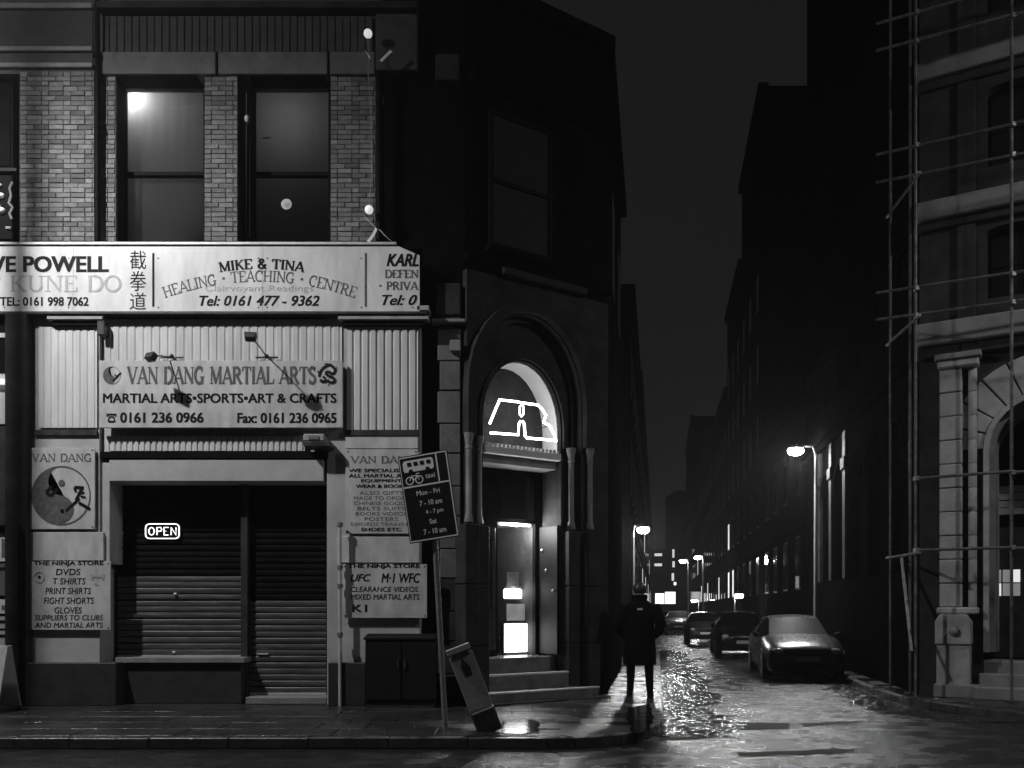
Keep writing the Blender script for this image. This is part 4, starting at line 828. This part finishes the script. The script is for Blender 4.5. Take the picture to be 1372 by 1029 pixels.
# voussoirs round the doorway, one stone each
vn = 11
for i in range(vn):
    t0 = math.pi * i / vn + .012; t1 = math.pi * (i + 1) / vn - .012; pts = []
    for t in (t0, (t0 + t1) / 2, t1): pts.append((RO[0] - RO[1] * math.cos(t), RO[3] + RO[4] * math.sin(t)))
    ro = [(RO[0] - (RO[1] + .55) * math.cos(t), RO[3] + (RO[4] + .62) * math.sin(t)) for t in (t1, (t0 + t1) / 2, t0)]
    MB().prism(pts + ro, -.05 - .01 * (i % 2), .04, lambda a, b, h: RF(a, h, b)).build('voussoir', 'stone_pale', rbld, .012)
ar = arch(RO[0], RO[1], RO[3], RO[4], PZ + .75)
band(RF, ar, -.08, .0, -.09, .1).build('arch_mould', 'stone_pale', rbld, smooth=True); band(RF, ar, -.16, -.08, .08, .3).build('arch_mould', 'stone_mid', rbld, smooth=True); band(RF, ar, -.2, -.02, .36, .85).build('arch_reveal', 'stone_mid', rbld, smooth=True)
MB().box(.9, 3.0, .86, .92, PZ, 5.4, RF).build('door_wall', 'frame_black', rbld)
ua, za = inv(RF, 1331, 652, .84); ub, zb = inv(RF, 1400, 688, .84)
for k in range(4): MB().box(ua, ub, .8 + .012 * (k % 2), .858, zb + (za - zb) * k / 4 + .006, zb + (za - zb) * (k + 1) / 4 - .006, RF).build('lintel_moulding', 'stone_pale', rbld, .006)
ua, za = inv(RF, 1330, 763, .84); ub, zb = inv(RF, 1368, 799, .84)
dn = MB().box(ua - .1, ua + .95, .83, .858, .75, 3.0, RF).build('door', 'metal_dark', rbld)
for i in range(3):
    for j in range(2): MB().box(ua + (ub - ua) * i / 3 + .012, ua + (ub - ua) * (i + 1) / 3 - .012, .815, .828, zb + (za - zb) * j / 2 + .01, zb + (za - zb) * (j + 1) / 2 - .01, RF).build('pane', 'lit_pane_dim' if (i + j) % 3 else 'lit_pane', dn)
for k in range(3): MB().box(.86 + .05 * k, 3.0, -.5 + .3 * k, -.202 + .3 * k if k < 2 else .85, PZ, PZ + .2 * (k + 1), RF).build('step', 'stone_mid', rbld, .015)

# scaffolding in front of it
sc = thing('scaffold', 'tube scaffolding standing round the stone building at the right', 'scaffolding', (6.9, 14.2, PZ))
def stube(a, b, nm='tube', r=.0245): return MB().tube([a, b], r, 8).build(nm, 'scaffold_tube', sc, smooth=True)
outer = [(6.6, 14.5), (7.82, 13.88), (9.6, 12.95)]; inner = [(6.72, 15.75), (6.86, 15.28)]
for q in outer + inner[:1] + inner[1:2]: stube((q[0], q[1], PZ + .02), (q[0], q[1], 13.6), 'standard'); MB().box(q[0] - .075, q[0] + .075, q[1] - .075, q[1] + .075, PZ + .013, PZ + .022).build('base_plate', 'metal_dark', sc)
o0, o1, o2 = [Vector((*q, 0)) for q in outer]; e0 = o0 - (o1 - o0).normalized() * .62
for z in (2.55, 3.72, 6.38, 6.82, 8.68, 9.15, 10.85, 11.32):
    for a, b in (((e0 if z not in (2.55, 3.72) else o0), o1), (o1, o2 + (o2 - o1) * .4)):
        stube((a.x, a.y - .05, z + random.uniform(-.02, .02)), (b.x, b.y - .05, z + random.uniform(-.02, .02)), 'ledger')
    if z in (2.55, 6.38, 8.68): stube((outer[0][0] - .02, outer[0][1] - .2, z - .05), (inner[0][0] + .02, inner[0][1] + .2, z - .05), 'transom')
    for q in outer[:2]: MB().box(q[0] - .034, q[0] + .034, q[1] - .08, q[1] + .03, z - .04, z + .035).build('coupler', 'pole_grey', sc, .008)
stube((6.5, 14.42, .9), (6.72, 15.3, 2.5), 'brace')

# ------------------------------------------------------------------ buildings farther down the side street
def far_building(name, label, Y0, Y1, h, side, depth=9, win=None, material='stone_soot', floors=(2.2, 5.2, 8.4, 11.6, 14.8)):
    X = XR if side > 0 else XL
    t = thing(name, label, 'building', (X((Y0 + Y1) / 2) + side * 2, (Y0 + Y1) / 2, 0))
    MB().prism([(X(Y0), Y0), (X(Y1), Y1), (X(Y1) + side * depth, Y1), (X(Y0) + side * depth, Y0)], .05, h, lambda a, b, hh: (a, b, hh)).build('wall', material, t)
    fr0 = frame((X(Y0), Y0), (SL, 1)); fr = (lambda u, w, z: fr0(u, -w, z)) if side > 0 else fr0
    L = (Y1 - Y0) * math.hypot(1, SL)
    MB().box(-.05, L + .0, -.18, .25, h - .3, h + .12, fr).build('parapet', material, t, .02)
    MB().box(0, L, -.08, .1, 4.1, 4.35, fr).build('string_course', 'stone_soot', t)
    n = max(1, int(L / 2.6))
    for z in floors:
        if z > h - 2.2: continue
        for i in range(n):
            u = (i + .5) * L / n; w = MB().box(u - .5, u + .5, -.03, .05, z, z + 1.7, fr).build('window', 'frame_black', t)
            lit = win and (i, z) in win
            MB().box(u - .43, u + .43, -.045, -.031, z + .06, z + 1.62, fr).build('pane', 'lit_pane' if lit else 'glass_black', w)
    return t
far_building('warehouse', 'dark flat topped building beyond the alley on the left side of the street', 27, 40, 11.35, -1)
far_building('warehouse', 'low dark building third down the left side of the street', 41, 70, 12.5, -1, win={(3, 2.2), (8, 2.2), (6, 5.2)})
far_building('warehouse', 'farthest dark building on the left side of the street', 71, 138, 13, -1, win={(4, 2.2), (9, 5.2), (15, 2.2)})
far_building('low_workshop', 'low dark building just past the tall corner building on the right', 27, 37.6, 8.5, 1)
far_building('warehouse', 'tall square topped dark building rising over the right side of the street', 38, 47.3, 24, 1)
far_building('warehouse', 'dark building one step lower than the tall square topped one', 47.5, 57, 20.2, 1, win={(1, 2.2), (2, 2.2), (2, 5.2)})
far_building('warehouse', 'mid height dark building two steps below the tall square topped one', 57.3, 71, 15.8, 1, win={(2, 2.2)})
far_building('warehouse', 'long dark building toward the far end of the right side', 71.5, 112, 16.6, 1, win={(2, 2.2), (6, 2.2), (9, 5.2)})
far_building('warehouse', 'farthest dark building on the right side of the street', 112.5, 138, 26, 1)
eb = thing('end_building', 'building closing the far end of the street with lit shop windows', 'building', (XL(150) + 4, 152, 0))
xx0, xx1 = WX(845, 150), WX(935, 150); box('wall', 'stone_soot', eb, xx0, WX(905, 150), 150, 160, 0.05, 11.6); box('wall', 'stone_soot', eb, WX(905, 150) + .01, xx1, 150.2, 160, 0.05, 21.5)
for (a, b, c_, d, mm) in ((866, 873, 797, 806, 'lit_shop'), (878, 890, 795, 809, 'lit_shop'), (891, 905, 793, 809, 'lit_shop'), (877, 887, 741.5, 745, 'lit_pane'), (877, 887, 755, 758.5, 'lit_pane'), (901, 903.5, 736, 747, 'lit_pane'), (901, 904, 752, 760, 'lit_pane'), (900, 903, 768, 778, 'lit_pane'), (903, 906, 780, 784, 'lit_shop')):
    w = box('window', 'frame_black', eb, WX(a - .5, 149.9), WX(b + .5, 149.9), 149.9, 150.05, WZ(d + .5, 149.9), WZ(c_ - .5, 149.9)); box('pane', mm, w, WX(a, 149.85), WX(b, 149.85), 149.85, 149.89, WZ(d, 149.85), WZ(c_, 149.85))

# ------------------------------------------------------------------ street lamps
def street_lamp(label, post, head, energy, glow=.11, spot=False, r=.06, mat_='street_glow', tilt=0, group='street lamps', aim=None, light=True, size=R(170), blend=.6):
    t = thing('street_lamp', label, 'street lamp', post, group=group); p = Vector(post); h = Vector(head)
    MB().tube([p, (p.x, p.y, p.z + .9)], r * 1.5, 10).build('base', 'pole_grey', t, smooth=True)
    MB().tube([(p.x, p.y, p.z + .9), (p.x, p.y, h.z - .15)], r, 10, r1=r * .7).build('post', 'pole_grey', t, smooth=True)
    MB().tube([(p.x, p.y, h.z - .16), p.lerp(h, .15) * 1.0 + Vector((0, 0, h.z + .08 - p.lerp(h, .15).z)), (h.x, h.y, h.z + .1)], r * .55, 8).build('arm', 'pole_grey', t, smooth=True)
    d = (h - Vector((p.x, p.y, h.z))); d = d.normalized() if d.length > .05 else Vector((1, 0, 0)); nn = Vector((-d.y, d.x, 0)); s = glow / .11
    pr = lambda a, b, z: tuple(h + d * a * s + nn * b * s + Vector((0, 0, z * s)))
    MB().loft([[pr(a * .34 * k, b * .13 * k, z) for a, b in ((-1, -.7), (-.5, -1), (.6, -1), (1, -.5), (1, .5), (.6, 1), (-.5, 1), (-1, .7))] for k, z in ((.78, .03), (.8, .06), (.7, .11), (.4, .15))]).build('hood', 'metal_dark', t, smooth=True)
    MB().loft([[pr(a * .24 * k, b * .15 * k, z) for a, b in ((-1, -.7), (-.5, -1), (.6, -1), (1, -.5), (1, .5), (.6, 1), (-.5, 1), (-1, .7))] for k, z in ((.9, .028), (1.05, -.04), (1.0, -.12), (.75, -.18), (.3, -.21))]).build('lens', mat_, t, smooth=True)
    if light:
        l = bpy.data.lights.new('lamp_light', 'SPOT' if spot else 'POINT'); l.energy = energy; l.shadow_soft_size = .1
        if spot: l.spot_size = size; l.spot_blend = blend
        o = bpy.data.objects.new('lamp_light', l); C.objects.link(o); o.location = h + Vector((0, 0, -.26 * s)); o.parent = t; o.matrix_parent_inverse = t.matrix_basis.inverted()
        if aim: o.rotation_mode = 'QUATERNION'; o.rotation_quaternion = (Vector(aim) - h).to_track_quat('-Z', 'Y')
    return t
# the lamp of the main street that lights the shop stands just left of the picture
street_lamp('tall street lamp on the main pavement left of the picture lighting the shop', (-8.19, 10.4, PZ), (-8.55, 8.9, 11.0), 2500, .16, True, .085, aim=(-8.5, 9.1, 0), size=R(176), blend=.55)
street_lamp('tall street lamp on the main pavement right of the picture', (13.2, 8.9, PZ), (11.6, 8.2, 10.8), 560, .16, True, .085, aim=(11.5, 8.4, 0), size=R(174), blend=.6)
hp = wp(1066, 602, 24)
street_lamp('street lamp glowing beside the right hand wall above the parked cars', (WX(1093, 24), 24, PZ), hp, 880, .085, True, aim=(hp.x - 2.4, 19.5, 0), size=R(140), blend=.5)
hp = wp(862, 708, 26)
street_lamp('street lamp glowing on the left above the walking person', (WX(848, 26), 26, PZ), hp, 620, .075, True, aim=(hp.x + 2.0, 21.5, 0), size=R(146), blend=.45)
far = [((915, 751), (922, 60), 60, 'far street lamp, left of the close pair over the parked cars'), ((935, 746), (942, 55), 55, 'far street lamp, right of the close pair over the parked cars'), ((862, 788), (858, 110), 110, 'farthest small street lamp on the left just over the walking person'), ((930, 804), (936, 85), 85, 'low far street lamp under the close pair of lamps'), ((990, 797), (984, 38), 38, 'small lamp on a short post behind the second parked car')]
for (hx, hy), (px, _), Y, lab in far:
    street_lamp(lab, (WX(px, Y), Y, .0), wp(hx, hy, Y), 45 if Y > 50 else 15, .055 + Y * .0006, r=.035, mat_='street_glow')

# ------------------------------------------------------------------ bus lane sign on its leaning pole
bs = thing('bus_lane_sign', 'tilted black and white bus lane times sign on a leaning pole', 'road sign', (WX(597, 10.8), 10.8, PZ))
top = wp(583, 612, 10.84)
MB().tube([(WX(597, 10.8), 10.8, PZ), wp(583.5, 735, 10.84), top], .035, 10).build('pole', 'pole_grey', bs, smooth=True)
cen = wp(574, 665.5, 10.76); bw_, bh_ = .62, 1.06
bo = MB().box(-bw_ / 2, bw_ / 2, 0, .012, -bh_ / 2, bh_ / 2).build('sign_plate', 'ink', bs, .003)
bo.location = cen; bo.rotation_euler = (R(1), R(-8.2), R(-8)); 
for z in (-.3, .3): box('clamp', 'metal_pale', bo, -.02, .16, .013, .06, z - .025, z + .025, local=True)
L1 = lambda a, h, b: (a, -.001 - h, b)
mat('sign_print', .75, .85, rough=.4)
def bar(a0, a1, b0, b1, nm='border_line', h=.002, m_='sign_print'): return MB().add([L1(a0, h, b0), L1(a1, h, b0), L1(a1, h, b1), L1(a0, h, b1)], [(0, 1, 2, 3)]).build(nm, m_, bo, local=True, fix=False)
W2, H2 = bw_ / 2 - .012, bh_ / 2 - .012
bar(-W2, W2, H2 - .014, H2); bar(-W2, W2, -H2, -H2 + .014); bar(W2 - .014, W2, -H2 + .015, H2 - .015); bar(-W2, -W2 + .008, -H2 + .015, H2 - .015)
bar(-W2 + .01, W2 - .015, .14, .16); bar(.155, .172, .165, H2 - .015)
MB().prism([(-.25, .33), (.1, .33), (.12, .35), (.12, .45), (.1, .47), (-.24, .47), (-.26, .44), (-.26, .36)], -.003, -.0015, lambda a, b, h: (a, h, b)).build('bus_symbol', 'sign_print', bo, local=True)
for i in range(4): bar(-.205 + i * .08, -.155 + i * .08, .40, .445, 'bus_window', .005, 'ink')
for x in (-.17, .04): disc(bo, lambda a, b, h=0: (a, -.001 - h, b), x, .335, .028, 'ink', .005, 'bus_wheel')
for x in (-.2, -.08):
    pts = arcp(x, .225, .045, .045, 0, 360, 16); strokes(bo, lambda a, b, h=0: (a, -.001 - h, b), [(p[0], p[1], q[0], q[1], .014) for p, q in zip(pts, pts[1:])], .012, 'sign_print', 'bicycle_wheel', .002)
strokes(bo, lambda a, b, h=0: (a, -.001 - h, b), [(-.2, .225, -.17, .28, .011), (-.17, .28, -.1, .28, .011), (-.1, .28, -.08, .225, .011), (-.14, .225, -.17, .28, .011), (-.14, .225, -.1, .28, .011), (-.11, .3, -.07, .3, .011)], .011, 'sign_print', 'bicycle_frame', .002)
def btext(s, a0, a1, b0, b1): return letters(fit(text2d(s, .012), a0, a1, b0, b1), L1, bo, 'sign_print', local=True)
btext('taxi', -.0, .12, .225, .28)
btext('Mon - Fri', -.14, .15, .03, .09); btext('7 - 10 am', -.12, .16, -.1, -.035); btext('4 - 7 pm', -.06, .16, -.22, -.155); btext('Sat', -.03, .06, -.33, -.27); btext('7 - 10 am', -.12, .16, -.45, -.385)

# ------------------------------------------------------------------ leaning bollard, black cabinet
bl = thing('bollard', 'battered flat faced bollard leaning over beside the doorway steps', 'bollard', (WX(657, 10.6), 10.6, PZ), (R(2), R(-21), R(6)))
MB().prism([(-.15, 0), (.15, 0), (.15, .3), (-.15, .3)], -.08, .08, lambda a, b, h: (a, h, b)).build('base', 'metal_dark', bl, .02, local=True)
MB().prism([(-.145, .305), (.145, .305), (.145, 1.0), (-.145, 1.0)], -.03, .03, lambda a, b, h: (a, h, b)).build('body', 'bollard_face', bl, .005, local=True)
MB().prism([(-.10, .97), (.10, .97), (.10, 1.03), (-.10, 1.03)], -.05, .05, lambda a, b, h: (a, h, b)).build('neck', 'metal_dark', bl, local=True)
MB().prism([(-.15, 1.031), (.14, 1.031), (.14, 1.1), (-.15, 1.1)], -.045, .045, lambda a, b, h: (a, h, b)).build('cap', 'bollard_face', bl, .004, local=True)
MB().prism([(-.03, .72), (.04, .72), (.06, .82), (.0, .95), (-.04, .86)], -.034, -.0305, lambda a, b, h: (a, h, b)).build('torn_sticker', 'metal_dark', bl, local=True)
cbn = thing('utility_cabinet', 'black street cabinet standing against the shop wall behind the sign pole', 'cabinet', (WX(535, 13.2), 13.2, PZ))
x0, x1, zz = WX(487, 13.0), WX(584, 13.0), WZ(853, 13.0)
box('case', 'cabinet', cbn, x0 + .02, x1 - .02, 13.03, 13.38, PZ + .1, zz - .05, .01); box('plinth', 'grime', cbn, x0 + .04, x1 - .04, 13.05, 13.36, PZ, PZ + .098)
MB().prism([(13.0, zz - .05), (13.4, zz - .05), (13.4, zz + .03), (13.36, zz + .035), (13.0, zz - .01)], x0, x1, lambda a, b, h: (h, a, b)).build('lid', 'cabinet', cbn, .008)
for k in range(2):
    d = box('door', 'cabinet', cbn, x0 + .05 + k * .52, x0 + .55 + k * .52, 13.012, 13.029, PZ + .14, zz - .09, .005); box('handle', 'metal_dark', d, x0 + .49 - k * -.1, x0 + .52 + k * .1, 12.99, 13.011, PZ + .6, PZ + .72)

# ------------------------------------------------------------------ walking person, seen from behind
def person(loc, yaw):
    t = thing('person', 'person in dark coat and trousers walking away on the corner pavement', 'person', loc, (0, 0, R(yaw)))
    J = [  # joint, parent, (x, y, z), (rx, ry); the figure faces +y
     (0, -1, (0, 0, .95), (.155, .115)), (1, 0, (0, .01, 1.12), (.15, .105)), (2, 1, (0, .01, 1.32), (.175, .12)), (3, 2, (0, .02, 1.46), (.11, .08)), (4, 3, (0, .03, 1.53), (.06, .06)), (5, 4, (0, .05, 1.60), (.078, .095)), (6, 5, (0, .055, 1.70), (.075, .09)), (7, 6, (0, .05, 1.76), (.045, .05)),
     (8, 2, (-.2, .0, 1.41), (.075, .07)), (9, 8, (-.285, -.05, 1.15), (.06, .055)), (10, 9, (-.22, .12, .98), (.05, .045)), (11, 10, (-.17, .17, .95), (.04, .04)),
     (12, 2, (.2, .0, 1.41), (.075, .07)), (13, 12, (.285, -.04, 1.15), (.06, .055)), (14, 13, (.22, .13, .98), (.05, .045)), (15, 14, (.17, .18, .95), (.04, .04)),
     (16, 0, (-.1, .0, .86), (.1, .1)), (17, 16, (-.125, .1, .49), (.07, .072)), (18, 17, (-.135, .12, .09), (.05, .055)), (19, 18, (-.14, .2, .045), (.042, .04)), (20, 19, (-.145, .3, .035), (.035, .03)),
     (21, 0, (.1, .0, .86), (.1, .1)), (22, 21, (.13, -.02, .49), (.07, .072)), (23, 22, (.145, -.19, .13), (.05, .055)), (24, 23, (.148, -.15, .065), (.045, .045)), (25, 24, (.15, -.04, .04), (.035, .03))]
    me = bpy.data.meshes.new('body'); me.from_pydata([j[2] for j in J], [(j[1], j[0]) for j in J if j[1] >= 0], [])
    o = bpy.data.objects.new('tmp', me); C.objects.link(o); sk = o.modifiers.new('s', 'SKIN'); sk.branch_smoothing = .6
    for i, j in enumerate(J): d = me.skin_vertices[0].data[i]; d.radius = j[3]; d.use_root = (i == 0)
    ss = o.modifiers.new('u', 'SUBSURF'); ss.levels = 2; ss.render_levels = 2
    m2 = bpy.data.meshes.new_from_object(o.evaluated_get(bpy.context.evaluated_depsgraph_get())); bpy.data.objects.remove(o)
    m2.name = 'body'; m2.materials.clear(); m2.materials.append(M['cloth_black']); m2.materials.append(M['skin'])
    for p in m2.polygons: p.use_smooth = True; p.material_index = 1 if p.center.z > 1.5 else 0
    link('body', m2, t, local=True)
    def ring(z, rx, ry, cy=0, n=20, wob=0): return [((rx + wob * math.sin(5 * a)) * math.cos(a), cy + (ry + wob * math.cos(4 * a)) * math.sin(a), z) for a in [2 * math.pi * i / n for i in range(n)]]
    coat = MB().loft([ring(.50, .235, .2, .0, wob=.014), ring(.62, .235, .2, .0, wob=.012), ring(.78, .23, .19, 0, wob=.008), ring(.95, .215, .165), ring(1.1, .205, .15), ring(1.25, .22, .155), ring(1.38, .235, .145), ring(1.46, .17, .115, .01), ring(1.51, .095, .09, .025), ring(1.56, .085, .085, .03)], caps=False).build('coat', 'cloth_black', t, smooth=True, local=True)
    for s in (-1, 1): MB().tube([(s * .2, 0, 1.42), (s * .26, -.04, 1.28), (s * .295, -.055, 1.14), (s * .27, .04, 1.03), (s * .2, .15, .95)], .088, 12, r1=.066).build('sleeve', 'cloth_black', coat, smooth=True, local=True)
    MB().loft([ring(1.50, .10, .10, .01), ring(1.56, .115, .105, -.005), ring(1.60, .10, .09, -.02), ring(1.57, .085, .075, -.0)], caps=False).build('hood', 'cloth_black', coat, smooth=True, local=True)
    MB().add([(-.03, -.163, 1.385), (.045, -.163, 1.39), (.045, -.166, 1.36), (-.03, -.166, 1.355)], [(0, 1, 2, 3)]).build('back_logo', 'ink_pale', coat, local=True, fix=False)
    MB().sphere((0, .035, 1.69), .096, 14, 10, 1.18).build('hair', 'hair', t, smooth=True, local=True)
    for s in (-1, 1): MB().sphere((s * .083, .055, 1.655), .022, 8, 6, 1.5).build('ear', 'skin', t, smooth=True, local=True)
    for x, y, z in ((-.142, .2, .0), (.15, -.09, .0)): MB().loft([[(x + a * .05, y + b * .14, zz) for a, b in ((-.8, -1), (.8, -1), (1, -.4), (1, .5), (.5, 1), (-.5, 1), (-1, .5), (-1, -.4))] for zz in (.0, .03, .07)]).build('shoe', 'ink', t, smooth=True, local=True)
    return t
pp = person((WX(857, 14.8), 14.8, PZ + .012), -9); pp.scale = (1.17, 1.1, 1.06)

# ------------------------------------------------------------------ parked cars
def make_car(label):
    t = thing('parked_car', label, 'car', group='cars parked along the side street')
    S = [(-2.12, .30, .60, .56, .58, .60, .40), (-2.08, .24, .74, .62, .71, .68, .52), (-1.95, .20, .81, .70, .77, .77, .58), (-1.6, .18, .85, .79, .80, .86, .62), (-1.15, .18, .865, .87, .82, .95, .64), (-.85, .18, .87, .91, .825, 1.0, .66), (-.5, .18, .87, .92, .83, 1.2, .61), (-.12, .18, .87, .93, .83, 1.38, .565), (.35, .18, .87, .935, .83, 1.44, .57), (.9, .18, .87, .94, .83, 1.43, .57), (1.4, .18, .868, .95, .825, 1.36, .555), (1.78, .2, .855, .95, .81, 1.13, .60), (1.98, .22, .835, .92, .79, .97, .66), (2.09, .26, .79, .80, .75, .84, .62), (2.13, .34, .72, .62, .68, .64, .5)]
    rings = []
    for y, zl, wm, zb, wb, zt, wt in S:
        half = [(0, zt), (wt * .55, zt - .012), (wt, zt - .045 if zt > zb + .1 else zt - .02), (wb, zb), (wm, (zb + zl) * .55), (wm * .985, zl + .12), (wm * .93, zl), (0, zl)]
        rings.append([(x, y, z) for x, z in half] + [(-x, y, z) for x, z in half[-2:0:-1]])
    nS, n = len(rings), len(rings[0]); V = [p for r in rings for p in r]; body, ws, rw, sw = MB(), MB(), MB(), MB()
    for i in range(nS - 1):
        for j in range(n):
            q = [V[i * n + j], V[i * n + (j + 1) % n], V[(i + 1) * n + (j + 1) % n], V[(i + 1) * n + j]]
            dst = body
            if j in (0, 1, n - 2, n - 1):
                if 5 <= i < 7: dst = ws
                if 10 <= i < 12: dst = rw
            if j in (2, n - 3) and 5 <= i < 11: dst = sw
            dst.add(q, [(0, 1, 2, 3)])
    body.add(rings[0], [tuple(range(n))]); body.add(rings[-1], [tuple(range(n))[::-1]])
    def fin(mb_, nm, m_):
        me = mb_.mesh(nm, fix=False); bm = bmesh.new(); bm.from_mesh(me); bmesh.ops.remove_doubles(bm, verts=bm.verts, dist=1e-4); bmesh.ops.recalc_face_normals(bm, faces=bm.faces); bm.to_mesh(me); bm.free()
        for p in me.polygons: p.use_smooth = True
        me.materials.append(M[m_]); return link(nm, me, t, local=True)
    fin(body, 'body', 'car_paint'); fin(ws, 'windscreen', 'car_glass'); fin(rw, 'rear_window', 'glass_black'); fin(sw, 'side_windows', 'glass_black')
    for s in (-1, 1):
        for y in (-1.32, 1.32):
            wt = MB(); wt.loft([[(s * x, y + r * math.cos(a), .31 + r * math.sin(a)) for a in [2 * math.pi * k / 22 for k in range(22)]] for x, r in ((.68, .29), (.70, .31), (.86, .31), (.885, .29), (.885, .2))]); ty = wt.build('wheel', 'tyre', t, smooth=True, local=True)
            MB().loft([[(s * x, y + r * math.cos(a), .31 + r * math.sin(a)) for a in [2 * math.pi * k / 18 for k in range(18)]] for x, r in ((.884, .195), (.892, .19), (.886, .14), (.893, .05))]).build('rim', 'rim', ty, smooth=True, local=True)
            pts = arcp(y, .31, .36, .36, -8, 188, 14); MB().loft([[(s * .868, a, b), (s * .892, a, b), (s * .892, y + (a - y) * .9, .31 + (b - .31) * .9), (s * .868, y + (a - y) * .9, .31 + (b - .31) * .9)] for a, b in pts]).build('wheel_arch', 'tyre', t, local=True)
        MB().sphere((s * .6, -2.0, .64), .13, 12, 8, .6).build('headlight', 'head_glass', t, smooth=True, local=True)
        MB().sphere((s * .68, 2.04, .8), .1, 10, 8, 1.1).build('tail_light', 'glass_black', t, smooth=True, local=True)
        MB().loft([[(s * .84, -.62, .92), (s * .84, -.52, .92), (s * .84, -.52, 1.0), (s * .84, -.62, 1.0)], [(s * .98, -.66, .92), (s * .98, -.56, .92), (s * .98, -.56, 1.05), (s * .98, -.66, 1.05)]]).build('wing_mirror', 'car_paint', t, .02, local=True)
        for y in (-.2, .72): box('door_handle', 'metal_dark', t, s * .872 - .012, s * .872 + .012, y - .09, y + .09, .78, .81, local=True)
    box('grille', 'ink', t, -.36, .36, -2.135, -2.05, .55, .63, .01, local=True); box('air_intake', 'ink', t, -.5, .5, -2.13, -2.0, .31, .40, .01, local=True); box('number_plate', 'plate', t, -.26, .26, -2.15, -2.136, .43, .53, .003, local=True)
    box('bumper_strip', 'metal_dark', t, -.62, .62, 2.08, 2.15, .42, .5, .01, local=True)
    return t
ang = -math.atan(SL)
car = make_car('dark saloon car nearest the camera parked by the right kerb'); car.location = (WX(1070, 21.2) - .08, 21.4, 0.012); car.rotation_euler = (0, 0, ang)
for lab, px, Y, mm, sc_ in (('second dark car in the row, parked just behind the nearest saloon', 990, 30.6, 'car_paint_c', 1.04), ('third car in the row, standing slightly out from the kerb', 943, 41.5, 'car_paint_b', 1), ('small far car fourth in the row near the end lights', 908, 56, 'car_paint', 1), ('farthest car barely visible on the left of the street', 893, 68, 'car_paint_b', 1)):
    c = copy_tree(car); c['label'] = lab; c.location = (WX(px, Y), Y, 0.012); c.scale = (1, 1, sc_)
    for ch in c.children:
        if ch.name.startswith(('body', 'wing_mirror')):
            ch.data = ch.data.copy(); ch.data.materials[0] = M[mm]

# ------------------------------------------------------------------ damp night air
hz = MB().box(-42, 48, -12, 162, -1, 30).build('haze', 'ink'); hz['kind'] = 'stuff'; hz['label'] = 'thin damp mist hanging over the streets'; hz['category'] = 'haze'
hm = bpy.data.materials.new('haze'); hm.use_nodes = True; hn = hm.node_tree; hn.nodes.clear(); ho = hn.nodes.new('ShaderNodeOutputMaterial'); hv = hn.nodes.new('ShaderNodeVolumePrincipled')
hv.inputs['Color'].default_value = (.9, .9, .9, 1); hv.inputs['Density'].default_value = .0006; hv.inputs['Anisotropy'].default_value = .55; hn.links.new(hv.outputs[0], ho.inputs['Volume'])
hz.data.materials.clear(); hz.data.materials.append(hm)
